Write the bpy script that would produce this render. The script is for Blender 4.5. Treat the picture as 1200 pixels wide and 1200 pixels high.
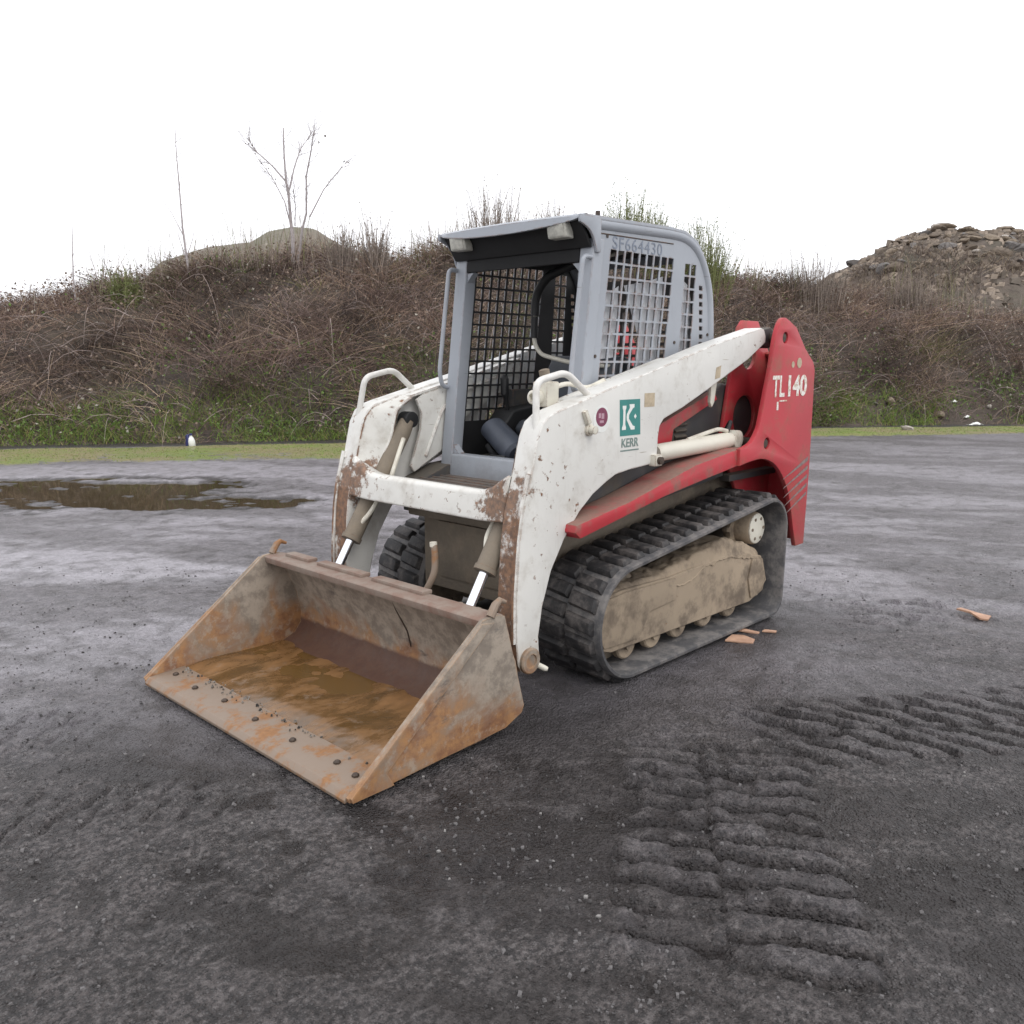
import bpy, bmesh, math, random
import numpy as np
from mathutils import Matrix, Vector

# ------------------------------------------------------------------ scene, camera, sky, sun, exposure
for o in list(bpy.data.objects): bpy.data.objects.remove(o)
scene = bpy.context.scene
COL = scene.collection
random.seed(7)
RNG = np.random.default_rng(11)
R = math.radians

CAM = np.array([3.5499, 3.2960, 1.6043])
YAW, PITCH, ROLL, LENS = R(223.831), R(10.0375), R(0.108), 1011.59 / 1200 * 36
FH = np.array([math.cos(YAW), math.sin(YAW)])          # horizontal viewing direction
RT = np.array([math.sin(YAW), -math.cos(YAW)])         # to the right of it
fw = Vector((math.cos(PITCH) * FH[0], math.cos(PITCH) * FH[1], -math.sin(PITCH)))
rt0 = Vector((RT[0], RT[1], 0)); up0 = rt0.cross(fw)
rt1 = math.cos(ROLL) * rt0 + math.sin(ROLL) * up0
up1 = -math.sin(ROLL) * rt0 + math.cos(ROLL) * up0
camd = bpy.data.cameras.new('camera'); cam = bpy.data.objects.new('camera', camd); COL.objects.link(cam)
camd.sensor_width = 36; camd.lens = LENS; camd.clip_start = 0.05; camd.clip_end = 3000
M = Matrix.Identity(4)
for i in range(3):
    M[i][0] = rt1[i]; M[i][1] = up1[i]; M[i][2] = -fw[i]; M[i][3] = CAM[i]
cam.matrix_world = M
scene.camera = cam

SUN_EL, SUN_AZ = R(48), R(75)      # direction the light comes from, azimuth measured from +X
world = bpy.data.worlds.new('World'); scene.world = world; world.use_nodes = True
wn = world.node_tree; wn.nodes.clear()
w_out = wn.nodes.new('ShaderNodeOutputWorld'); w_bg = wn.nodes.new('ShaderNodeBackground')
w_sky = wn.nodes.new('ShaderNodeTexSky'); w_sky.sky_type = 'NISHITA'; w_sky.sun_disc = False
w_sky.sun_elevation = SUN_EL; w_sky.sun_rotation = R(90) - SUN_AZ; w_sky.dust_density = 4.0; w_sky.air_density = 1.0
w_hs = wn.nodes.new('ShaderNodeHueSaturation'); w_hs.inputs['Saturation'].default_value = 0.25
w_mx = wn.nodes.new('ShaderNodeMix'); w_mx.data_type = 'RGBA'; w_mx.inputs[0].default_value = 0.82
w_mx.inputs[7].default_value = (13.6, 13.7, 14.2, 1)      # the even cloud layer
wn.links.new(w_sky.outputs[0], w_hs.inputs['Color']); wn.links.new(w_hs.outputs[0], w_mx.inputs[6])
wn.links.new(w_mx.outputs[2], w_bg.inputs['Color']); w_bg.inputs['Strength'].default_value = 0.12
wn.links.new(w_bg.outputs[0], w_out.inputs['Surface'])

sund = bpy.data.lights.new('sun', 'SUN'); sund.energy = 0.9; sund.angle = R(30); sund.color = (1, 0.97, 0.92)
sun = bpy.data.objects.new('sun', sund); COL.objects.link(sun)
sd = Vector((math.cos(SUN_EL) * math.cos(SUN_AZ), math.cos(SUN_EL) * math.sin(SUN_AZ), math.sin(SUN_EL)))
sun.rotation_euler = sd.to_track_quat('Z', 'Y').to_euler(); sun.location = (0, 0, 30)

scene.view_settings.view_transform = 'Standard'; scene.view_settings.look = 'None'
scene.view_settings.exposure = 0.0; scene.view_settings.gamma = 1.0
scene.view_settings.use_curve_mapping = False
scene.render.engine = 'CYCLES'
scene.cycles.max_bounces = 6; scene.cycles.transparent_max_bounces = 8

# ------------------------------------------------------------------ small helpers
def WP(s, t, z=0.0):
    """s metres away along the viewing direction, t metres to the right of it, height z -> world"""
    return (CAM[0] + s * FH[0] + t * RT[0], CAM[1] + s * FH[1] + t * RT[1], z)

def WA(s, t):
    return CAM[0] + s * FH[0] + t * RT[0], CAM[1] + s * FH[1] + t * RT[1]

def ST(x, y):
    dx, dy = x - CAM[0], y - CAM[1]
    return dx * FH[0] + dy * FH[1], dx * RT[0] + dy * RT[1]

def hsh(ix, iy, seed):
    n = (ix.astype(np.int64) * 374761393 + iy.astype(np.int64) * 668265263 + seed * 144269504) & 0xffffffff
    n = ((n ^ (n >> 13)) * 1274126177) & 0xffffffff
    n = (n ^ (n >> 16)) & 0xffffffff
    return n / 4294967295.0

def vn(x, y, seed=0):
    x = np.asarray(x, float); y = np.asarray(y, float)
    xi = np.floor(x); yi = np.floor(y); fx = x - xi; fy = y - yi
    fx = fx * fx * (3 - 2 * fx); fy = fy * fy * (3 - 2 * fy)
    xi = xi.astype(np.int64); yi = yi.astype(np.int64)
    a = hsh(xi, yi, seed); b = hsh(xi + 1, yi, seed); c = hsh(xi, yi + 1, seed); d = hsh(xi + 1, yi + 1, seed)
    return (a * (1 - fx) + b * fx) * (1 - fy) + (c * (1 - fx) + d * fx) * fy

def fbm(x, y, seed=0, octv=4, gain=0.5):
    r = 0; a = 1.0; tot = 0
    for k in range(octv):
        r = r + a * vn(x * 2 ** k + 17.3 * k, y * 2 ** k - 9.1 * k, seed + k); tot += a; a *= gain
    return r / tot          # 0..1

def sstep(a, b, x):
    t = np.clip((x - a) / (b - a), 0, 1); return t * t * (3 - 2 * t)

def np_mesh(name, V, F, cols=None, smooth=False):
    """V (n,3); F (m,k) one face size"""
    V = np.ascontiguousarray(V, np.float32); F = np.ascontiguousarray(F, np.int32)
    me = bpy.data.meshes.new(name)
    m, k = F.shape
    me.vertices.add(len(V)); me.vertices.foreach_set('co', V.ravel())
    me.loops.add(m * k); me.loops.foreach_set('vertex_index', F.ravel())
    me.polygons.add(m); me.polygons.foreach_set('loop_start', np.arange(0, m * k, k, dtype=np.int32))
    me.polygons.foreach_set('use_smooth', np.full(m, smooth))
    me.update(calc_edges=True)
    if cols is not None:
        ca = me.color_attributes.new('Col', 'FLOAT_COLOR', 'POINT')
        c4 = np.ones((len(V), 4), np.float32); c4[:, :3] = cols
        ca.data.foreach_set('color', c4.ravel())
    return me

def link(name, me, mat=None, parent=None):
    o = bpy.data.objects.new(name, me); COL.objects.link(o)
    if mat is not None and len(me.materials) == 0: me.materials.append(mat)
    if parent is not None: o.parent = parent
    return o

def tag(o, label=None, cat=None, group=None, kind=None):
    if label: o['label'] = label
    if cat: o['category'] = cat
    if group: o['group'] = group
    if kind: o['kind'] = kind
    return o

def empty(name, loc=(0, 0, 0)):
    o = bpy.data.objects.new(name, None); COL.objects.link(o); o.location = loc; o.empty_display_size = 0.2
    return o

class MB:
    def __init__(self): self.bm = bmesh.new()
    def _face(self, vs):
        try: self.bm.faces.new(vs)
        except ValueError: pass
    def prism(self, prof, a, b, axis='y'):
        """closed outline of (p,q): for axis y -> (x,z), x -> (y,z), z -> (x,y)"""
        def P(p, q, w):
            return {'y': (p, w, q), 'x': (w, p, q), 'z': (p, q, w)}[axis]
        A = [self.bm.verts.new(P(p, q, a)) for p, q in prof]
        B = [self.bm.verts.new(P(p, q, b)) for p, q in prof]
        n = len(prof)
        self._face(A); self._face(B[::-1])
        for i in range(n): self._face([A[i], B[i], B[(i + 1) % n], A[(i + 1) % n]])
        return self
    def box(self, lo, hi):
        return self.prism([(lo[0], lo[2]), (hi[0], lo[2]), (hi[0], hi[2]), (lo[0], hi[2])], lo[1], hi[1])
    def obox(self, c, ax, ay, az):
        """box from a centre and three half-axis vectors"""
        c, ax, ay, az = map(Vector, (c, ax, ay, az)); v = []
        for i in (-1, 1):
            for j in (-1, 1):
                for k in (-1, 1): v.append(self.bm.verts.new(c + i * ax + j * ay + k * az))
        for f in ((0, 1, 3, 2), (4, 6, 7, 5), (0, 4, 5, 1), (2, 3, 7, 6), (0, 2, 6, 4), (1, 5, 7, 3)): self._face([v[i] for i in f])
        return self
    def tube(self, pts, r, n=10, cap=True):
        pts = [Vector(p) for p in pts]; rr = r if hasattr(r, '__len__') else [r] * len(pts)
        rings = []; prev = None
        for i, p in enumerate(pts):
            if i == 0: d = pts[1] - p
            elif i == len(pts) - 1: d = p - pts[i - 1]
            else: d = (pts[i + 1] - p).normalized() + (p - pts[i - 1]).normalized()
            d.normalize()
            if prev is None:
                a = Vector((0, 0, 1)) if abs(d.z) < 0.9 else Vector((1, 0, 0)); u = d.cross(a).normalized()
            else: u = (prev - d * prev.dot(d)).normalized()
            prev = u; v = d.cross(u)
            rings.append([self.bm.verts.new(p + rr[i] * (math.cos(2 * math.pi * k / n) * u + math.sin(2 * math.pi * k / n) * v)) for k in range(n)])
        for A, B in zip(rings, rings[1:]):
            for k in range(n): self._face([A[k], A[(k + 1) % n], B[(k + 1) % n], B[k]])
        if cap: self._face(rings[0][::-1]); self._face(rings[-1])
        return self
    def lathe(self, prof, c, d, n=28):
        """prof of (radius, distance along d)"""
        c = Vector(c); d = Vector(d).normalized(); a = Vector((0, 0, 1)) if abs(d.z) < 0.9 else Vector((1, 0, 0))
        u = d.cross(a).normalized(); v = d.cross(u); rings = []
        for r, h in prof:
            rings.append([self.bm.verts.new(c + d * h + max(r, 1e-4) * (math.cos(2 * math.pi * k / n) * u + math.sin(2 * math.pi * k / n) * v)) for k in range(n)])
        for A, B in zip(rings, rings[1:]):
            for k in range(n): self._face([A[k], A[(k + 1) % n], B[(k + 1) % n], B[k]])
        self._face(rings[0][::-1]); self._face(rings[-1])
        return self
    def mesh(self, name, bevel=0.0, seg=2, smooth=35, ang=28):
        bm = self.bm
        bmesh.ops.remove_doubles(bm, verts=bm.verts, dist=1e-6)
        bmesh.ops.recalc_face_normals(bm, faces=bm.faces)
        if bevel > 0:
            bm.normal_update()
            es = [e for e in bm.edges if len(e.link_faces) == 2 and e.calc_face_angle(0) > R(ang)]
            bmesh.ops.bevel(bm, geom=es, offset=bevel, segments=seg, profile=0.6, affect='EDGES', clamp_overlap=True)
        me = bpy.data.meshes.new(name); bm.to_mesh(me); bm.free()
        if smooth:
            me.polygons.foreach_set('use_smooth', np.ones(len(me.polygons), bool))
            me.set_sharp_from_angle(angle=R(smooth))
        return me
    def build(self, name, mat, parent=None, bevel=0.0, seg=2, smooth=35, ang=28):
        return link(name, self.mesh(name, bevel, seg, smooth, ang), mat, parent)

def rounded(pts, r, n=6):
    """polyline with its inner corners rounded"""
    pts = [Vector(p) for p in pts]; out = [pts[0]]
    for a, b, c in zip(pts, pts[1:], pts[2:]):
        ra = min(r, (a - b).length * 0.45, (c - b).length * 0.45)
        p0 = b + (a - b).normalized() * ra; p2 = b + (c - b).normalized() * ra
        for k in range(n + 1):
            t = k / n; out.append((1 - t) ** 2 * p0 + 2 * t * (1 - t) * b + t * t * p2)
    out.append(pts[-1]); return out

def spline(pts, n=6):
    """Catmull-Rom through 2D points (open)"""
    P = [pts[0]] + list(pts) + [pts[-1]]; out = []
    for i in range(1, len(P) - 2):
        p0, p1, p2, p3 = [np.array(P[j], float) for j in (i - 1, i, i + 1, i + 2)]
        for k in range(n):
            t = k / n
            out.append(tuple(0.5 * (2 * p1 + (p2 - p0) * t + (2 * p0 - 5 * p1 + 4 * p2 - p3) * t * t + (3 * p1 - p0 - 3 * p2 + p3) * t ** 3)))
    out.append(tuple(pts[-1])); return out

def rrect(x0, y0, x1, y1, r, n=4):
    o = []
    for cx, cy, a in ((x1 - r, y1 - r, 0), (x0 + r, y1 - r, 90), (x0 + r, y0 + r, 180), (x1 - r, y0 + r, 270)):
        for k in range(n + 1):
            t = R(a + 90 * k / n); o.append((cx + r * math.cos(t), cy + r * math.sin(t)))
    return o

def circ(cx, cy, r, n=24): return [(cx + r * math.cos(2 * math.pi * k / n), cy + r * math.sin(2 * math.pi * k / n)) for k in range(n)]

def plate_mesh(name, outlines, thick, bevel=0.0, mat4=None, smooth=35):
    """flat plate with holes: first outline outside, others are holes; local XY, centred on z = 0"""
    cu = bpy.data.curves.new('tmp', 'CURVE'); cu.dimensions = '2D'; cu.fill_mode = 'BOTH'
    cu.extrude = max(thick / 2 - bevel, 1e-5); cu.bevel_depth = bevel; cu.bevel_resolution = 1
    cu.offset = -bevel
    for o in outlines:
        sp = cu.splines.new('POLY'); sp.points.add(len(o) - 1); sp.use_cyclic_u = True
        for p, (x, y) in zip(sp.points, o): p.co = (x, y, 0, 1)
    ob = bpy.data.objects.new('tmp', cu); COL.objects.link(ob)
    dg = bpy.context.evaluated_depsgraph_get(); dg.update()
    me = bpy.data.meshes.new_from_object(ob.evaluated_get(dg), depsgraph=dg); me.name = name
    bpy.data.objects.remove(ob); bpy.data.curves.remove(cu)
    if mat4 is not None: me.transform(mat4)
    bm = bmesh.new(); bm.from_mesh(me); bmesh.ops.remove_doubles(bm, verts=bm.verts, dist=1e-6)
    bmesh.ops.recalc_face_normals(bm, faces=bm.faces); bm.to_mesh(me); bm.free()
    me.polygons.foreach_set('use_smooth', np.ones(len(me.polygons), bool)); me.set_sharp_from_angle(angle=R(smooth))
    me.materials.clear()
    return me

def XZ(y):      # local (x,y) -> world (x, z) on the plane at y
    return Matrix(((1, 0, 0, 0), (0, 0, -1, y), (0, 1, 0, 0), (0, 0, 0, 1)))

def text_mesh(name, body, size, mat4, extrude=0.0006, bold=0.0, sx=1.0, spacing=1.0, align='CENTER'):
    cu = bpy.data.curves.new('tmp', 'FONT'); cu.body = body; cu.size = size; cu.extrude = extrude; cu.offset = bold
    cu.align_x = align; cu.align_y = 'CENTER'; cu.space_character = spacing
    ob = bpy.data.objects.new('tmp', cu); COL.objects.link(ob)
    dg = bpy.context.evaluated_depsgraph_get(); dg.update()
    me = bpy.data.meshes.new_from_object(ob.evaluated_get(dg), depsgraph=dg); me.name = name
    bpy.data.objects.remove(ob); bpy.data.curves.remove(cu)
    me.transform(mat4 @ Matrix.Diagonal((sx, 1, 1, 1))); me.materials.clear()
    return me

# ------------------------------------------------------------------ materials
class NT:
    def __init__(self, name):
        self.m = bpy.data.materials.new(name); self.m.use_nodes = True; self.t = self.m.node_tree; self.t.nodes.clear()
        self.out = self.t.nodes.new('ShaderNodeOutputMaterial')
    def put(self, sock, v):
        if hasattr(v, 'is_linked') or isinstance(v, bpy.types.NodeSocket): self.t.links.new(v, sock)
        elif isinstance(v, (tuple, list)) and len(v) == 3 and sock.type == 'RGBA': sock.default_value = (*v, 1)
        else: sock.default_value = v
    def n(self, ty, o=0, props=None, **kw):
        nd = self.t.nodes.new(ty)
        for k, v in (props or {}).items(): setattr(nd, k, v)
        for k, v in kw.items(): self.put(nd.inputs[k.replace('_', ' ')], v)
        return nd.outputs[o] if o is not None else nd
    def obj(self): return self.n('ShaderNodeTexCoord', 'Object')
    def noise(self, scale, detail=5, rough=0.6, vec=None, dist=0.0):
        return self.n('ShaderNodeTexNoise', 0, Vector=vec if vec is not None else self.obj(), Scale=scale, Detail=detail, Roughness=rough, Distortion=dist)
    def ramp(self, fac, lo, hi, a=0.0, b=1.0):
        return self.n('ShaderNodeMapRange', 0, props={'interpolation_type': 'SMOOTHSTEP'}, Value=fac, From_Min=lo, From_Max=hi, To_Min=a, To_Max=b)
    def math(self, op, a, b=0.0, clamp=False):
        nd = self.t.nodes.new('ShaderNodeMath'); nd.operation = op; nd.use_clamp = clamp
        self.put(nd.inputs[0], a); self.put(nd.inputs[1], b); return nd.outputs[0]
    def mix(self, f, a, b, blend='MIX'):
        nd = self.t.nodes.new('ShaderNodeMix'); nd.data_type = 'RGBA'; nd.blend_type = blend
        self.put(nd.inputs[0], f); self.put(nd.inputs[6], a); self.put(nd.inputs[7], b); return nd.outputs[2]
    def mixf(self, f, a, b):
        nd = self.t.nodes.new('ShaderNodeMix'); nd.data_type = 'FLOAT'
        self.put(nd.inputs[0], f); self.put(nd.inputs[2], a); self.put(nd.inputs[3], b); return nd.outputs[0]
    def sep(self, v): return self.n('ShaderNodeSeparateXYZ', None, Vector=v).outputs
    def bump(self, h, strength=0.3, dist=0.01):
        return self.n('ShaderNodeBump', 0, Height=h, Strength=strength, Distance=dist)
    def attr(self, name='Col'): return self.n('ShaderNodeAttribute', 0, props={'attribute_name': name})
    def edges(self, rad=0.012):
        bv = self.n('ShaderNodeBevel', 0, props={'samples': 4}, Radius=rad)
        g = self.n('ShaderNodeNewGeometry', 'Normal')
        d = self.n('ShaderNodeVectorMath', 'Value', props={'operation': 'DOT_PRODUCT'}, **{'Vector': bv})
        nd = d.node; self.put(nd.inputs[1], g)
        return self.math('SUBTRACT', 1.0, d)
    def done(self, col, rough=0.5, bump=None, metal=0.0, spec=0.5, **kw):
        p = self.n('ShaderNodeBsdfPrincipled', None)
        self.put(p.inputs['Base Color'], col); self.put(p.inputs['Roughness'], rough); self.put(p.inputs['Metallic'], metal)
        self.put(p.inputs['Specular IOR Level'], spec)
        for k, v in kw.items(): self.put(p.inputs[k.replace('_', ' ')], v)
        if bump is not None: self.put(p.inputs['Normal'], bump)
        self.t.links.new(p.outputs[0], self.out.inputs['Surface']); self.bsdf = p
        return self.m

RUST_A, RUST_B = (0.24, 0.118, 0.058), (0.105, 0.055, 0.033)

def paint(name, base, dirt=(0.17, 0.135, 0.10), dirt_lo=0.55, dirt_hi=0.85, dirt_max=0.8, chips=0.67, edge=6.0, rough=0.42,
          ztop=None, zrange=0.6, zamt=0.8, front=False, var=0.12, streak=0.0, joint=False, updust=0.0, rel=0.12):
    k = NT(name); P = k.obj()
    big = k.noise(1.7, 4, 0.55, P); mid = k.noise(6.0, 7, 0.68, P); fine = k.noise(42.0, 5, 0.65, P)
    dark = tuple(c * (1 - 2 * var) for c in base)
    col = k.mix(k.ramp(big, 0.3, 0.7), base, dark)
    dm = k.ramp(mid, dirt_lo, dirt_hi, 0, dirt_max)
    if streak:
        mp = k.n('ShaderNodeMapping', 0, Vector=P, Scale=(16, 16, 1.5), Rotation=(0.2, 0.25, 0))
        st_ = k.math('MULTIPLY', k.ramp(k.noise(1.6, 6, 0.7, mp), 0.55, 0.78, 0, streak), k.ramp(big, 0.4, 0.6)); dm = k.math('MAXIMUM', dm, st_)
        ms = k.n('ShaderNodeMapping', 0, Vector=P, Scale=(2.2, 2.2, 30), Rotation=(0.0, 0.9, 0))
        sc = k.math('MULTIPLY', k.ramp(k.noise(3.0, 3, 0.5, ms), 0.70, 0.74, 0, 0.7), k.ramp(k.noise(2.4, 3, 0.6, P), 0.5, 0.62)); dm = k.math('MAXIMUM', dm, sc)
    if ztop is not None:
        z = k.sep(P)[2]
        zz = k.math('ADD', k.math('DIVIDE', k.math('SUBTRACT', ztop, z), zrange), k.math('MULTIPLY', k.math('SUBTRACT', mid, 0.5), 1.6))
        dm = k.math('MAXIMUM', dm, k.ramp(zz, 0.0, 1.0, 0, zamt))
    dcol = k.mix(fine, dirt, tuple(c * 0.55 for c in dirt))
    col = k.mix(dm, col, dcol)
    rcol = k.mix(k.ramp(fine, 0.35, 0.65), RUST_A, RUST_B)
    ch = k.ramp(k.noise(23.0, 6, 0.7, P), chips, chips + 0.03)
    reg = k.ramp(k.noise(3.3, 3, 0.6, P), 0.42, 0.62)
    rm = k.math('MULTIPLY', ch, reg)
    if edge > 0:
        e = k.math('MULTIPLY', k.edges(0.014), edge)
        e = k.math('MULTIPLY', e, k.ramp(k.noise(14.0, 6, 0.7, P), 0.42, 0.6), clamp=True)
        rm = k.math('MAXIMUM', rm, e)
    if front:
        g = k.sep(k.n('ShaderNodeNewGeometry', 'Normal')); z = k.sep(P)[2]
        fm = k.ramp(g[0], 0.6, 0.9)
        zl = k.ramp(z, 1.10, 0.82)
        f2 = k.math('MULTIPLY', fm, k.ramp(k.math('ADD', k.math('MULTIPLY', zl, 0.45), k.math('MULTIPLY', mid, 0.95)), 0.76, 0.88))
        rm = k.math('MAXIMUM', rm, k.math('MULTIPLY', f2, 0.95))
    if joint:       # burnt, rusted paint round the weld between arm and cross member
        xyz = k.sep(P); ay = k.math('ABSOLUTE', xyz[1])
        dv = k.n('ShaderNodeCombineXYZ', 0, X=xyz[0], Y=ay, Z=xyz[2])
        ds = k.n('ShaderNodeVectorMath', 'Value', props={'operation': 'DISTANCE'}, Vector=dv); ds.node.inputs[1].default_value = (0.775, 0.565, 0.955)
        jm = k.ramp(k.math('ADD', k.math('DIVIDE', ds, 0.17), k.math('MULTIPLY', k.math('SUBTRACT', 0.5, k.noise(13, 7, 0.75, P)), 4.0)), 0.85, 0.45)
        rm = k.math('MAXIMUM', rm, k.math('MULTIPLY', jm, 0.9))
    col = k.mix(rm, col, rcol)
    if updust:
        un = k.sep(k.n('ShaderNodeNewGeometry', 'Normal'))[2]
        um = k.math('MULTIPLY', k.ramp(un, 0.35, 0.85), k.ramp(mid, 0.30, 0.52, 0.45, 1.0)); um = k.math('MULTIPLY', um, updust)
        col = k.mix(um, col, dcol); dm = k.math('MAXIMUM', dm, um)
    rg = k.mixf(k.math('MAXIMUM', rm, dm), rough, 0.85)
    bp = k.bump(k.math('ADD', k.math('MULTIPLY', mid, 0.6), k.math('SUBTRACT', fine, k.math('MULTIPLY', rm, 0.8))), rel, 0.004 if rel < 0.2 else 0.015)
    return k.done(col, rg, bp)

M_WHITE = paint('white_paint_worn', (0.70, 0.69, 0.655), dirt=(0.33, 0.27, 0.19), dirt_lo=0.48, dirt_hi=0.86, dirt_max=0.55, chips=0.625, edge=7, front=True, joint=True, streak=0.35, ztop=0.42, zrange=0.35, zamt=0.6, var=0.05)
M_WHITE3 = paint('white_paint_specked', (0.70, 0.69, 0.65), dirt=(0.33, 0.27, 0.19), dirt_lo=0.45, dirt_hi=0.85, dirt_max=0.6, chips=0.60, edge=8, joint=True, streak=0.3, var=0.05)
M_WHITE2 = paint('cream_paint', (0.68, 0.65, 0.56), dirt=(0.28, 0.23, 0.17), dirt_lo=0.5, dirt_hi=0.8, chips=0.66, edge=4, var=0.06)
M_BLUE = paint('blue_grey_paint', (0.335, 0.358, 0.396), dirt=(0.20, 0.19, 0.18), dirt_lo=0.55, dirt_hi=0.9, dirt_max=0.6, chips=0.70, edge=3, rough=0.4, var=0.06, streak=0.3, ztop=1.12, zrange=0.35, zamt=0.6)
M_RED = paint('faded_red_paint', (0.47, 0.038, 0.050), dirt=(0.30, 0.19, 0.13), dirt_lo=0.45, dirt_hi=0.78, dirt_max=0.7, chips=0.70, edge=3, rough=0.45, var=0.06, streak=0.5, ztop=0.85, zrange=0.8, zamt=0.6)
M_REDRAIL = paint('dusty_red_paint', (0.47, 0.036, 0.048), dirt=(0.26, 0.18, 0.14), dirt_lo=0.46, dirt_hi=0.70, dirt_max=0.8, chips=0.68, edge=3, rough=0.5, var=0.06, updust=0.85)
M_DKGREY = paint('dark_grey_paint', (0.055, 0.055, 0.058), dirt=(0.13, 0.11, 0.085), dirt_lo=0.42, dirt_hi=0.7, dirt_max=0.8, chips=0.72, edge=2, rough=0.55, updust=0.7)
M_FRAME = paint('muddy_steel', (0.20, 0.168, 0.13), dirt=(0.29, 0.235, 0.175), dirt_lo=0.35, dirt_hi=0.7, dirt_max=0.9, chips=0.66, edge=1.5, rough=0.8, var=0.2, rel=0.3)
M_TAN = paint('dried_tan_mud', (0.36, 0.285, 0.205), dirt=(0.15, 0.115, 0.085), dirt_lo=0.42, dirt_hi=0.66, dirt_max=0.85, chips=0.66, edge=0, rough=0.9, var=0.12, rel=0.19)
M_DECK = paint('dirty_tread_plate', (0.13, 0.112, 0.10), dirt=(0.24, 0.18, 0.14), dirt_lo=0.4, dirt_hi=0.7, chips=0.66, edge=3, rough=0.7)

def simple(name, col, rough=0.5, metal=0.0, var=0.25, scale=12.0, bump=0.1, spec=0.5):
    k = NT(name); n1 = k.noise(scale, 5, 0.62)
    c = k.mix(k.ramp(n1, 0.3, 0.75), col, tuple(v * (1 - var) for v in col))
    return k.done(c, rough, k.bump(n1, bump, 0.004) if bump else None, metal, spec)

M_BLACK = simple('black_plastic', (0.018, 0.018, 0.019), 0.5)
M_HEADLINER = simple('black_headliner', (0.012, 0.012, 0.013), 0.8)
M_SEAT = simple('grey_vinyl', (0.06, 0.067, 0.08), 0.5)
M_BOLSTER = simple('blue_grey_vinyl', (0.065, 0.075, 0.098), 0.45)
M_CHROME = simple('chromed_rod', (0.85, 0.86, 0.9), 0.13, 1.0, 0.08, 30, 0)
M_LAMP = simple('lamp_lens', (0.55, 0.54, 0.48), 0.25, 0, 0.35, 40, 0.2)
M_BOLT = simple('bolt_steel', (0.09, 0.065, 0.05), 0.6, 0.3, 0.5, 60, 0.3)
M_GREEN = simple('green_decal', (0.035, 0.22, 0.20), 0.4, 0, 0.12, 20, 0)
M_DECALW = simple('white_decal', (0.78, 0.79, 0.76), 0.45, 0, 0.12, 30, 0)
M_DECALG = simple('grey_green_print', (0.20, 0.27, 0.25), 0.5, 0, 0.3, 40, 0)
M_DECALR = simple('purple_red_print', (0.22, 0.05, 0.10), 0.5, 0, 0.3, 60, 0)
M_DECALP = simple('pink_print', (0.50, 0.32, 0.38), 0.5, 0, 0.3, 60, 0)
M_DECALT = simple('tan_label', (0.50, 0.41, 0.29), 0.6, 0, 0.3, 40, 0)
M_STENCIL = simple('grey_stencil', (0.22, 0.25, 0.31), 0.5, 0, 0.4, 60, 0)
M_STRIPE = simple('dusty_grey_stripe', (0.27, 0.19, 0.18), 0.6, 0, 0.5, 25, 0)
M_TANGLETTER = simple('dull_yellow_letters', (0.16, 0.155, 0.10), 0.6, 0, 0.4, 60, 0)
M_HOSE = simple('rubber_hose', (0.025, 0.025, 0.026), 0.5)

k = NT('worn_white_letters'); n1 = k.noise(30, 5, 0.7)
M_LETTER = k.done(k.mix(k.ramp(n1, 0.45, 0.62), (0.78, 0.76, 0.72), (0.52, 0.38, 0.27)), 0.5)

k = NT('milky_pane_reflection'); n1 = k.noise(9, 5, 0.6)  # milky colour paints the pale reflection of the cab's plastic side pane
p = k.n('ShaderNodeBsdfPrincipled', None, Roughness=0.18); k.put(p.inputs['Base Color'], k.mix(n1, (0.50, 0.51, 0.54), (0.62, 0.63, 0.65)))
tr = k.n('ShaderNodeBsdfTransparent', 0); mx = k.n('ShaderNodeMixShader', None)
k.put(mx.inputs[0], k.ramp(n1, 0.3, 0.7, 0.72, 0.88)); k.t.links.new(tr, mx.inputs[1]); k.t.links.new(p.outputs[0], mx.inputs[2])
k.t.links.new(mx.outputs[0], k.out.inputs['Surface']); M_MILKY = k.m

def rubber(name, base, dust, lo, hi):
    k = NT(name); P = k.n('ShaderNodeNewGeometry', 'Position')
    a = k.noise(9, 7, 0.7, P); b = k.noise(55, 4, 0.6, P)
    c = k.mix(k.ramp(a, lo, hi, 0, 0.75), base, k.mix(b, dust, tuple(v * 0.6 for v in dust)))
    return k.done(c, k.mixf(a, 0.5, 0.85), k.bump(k.math('ADD', a, k.math('MULTIPLY', b, 0.5)), 0.35, 0.008))
M_RUBBER = rubber('dirty_rubber', (0.058, 0.057, 0.060), (0.25, 0.23, 0.215), 0.40, 0.66)
M_LUG = rubber('lug_rubber', (0.018, 0.017, 0.018), (0.17, 0.15, 0.14), 0.44, 0.70)

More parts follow.
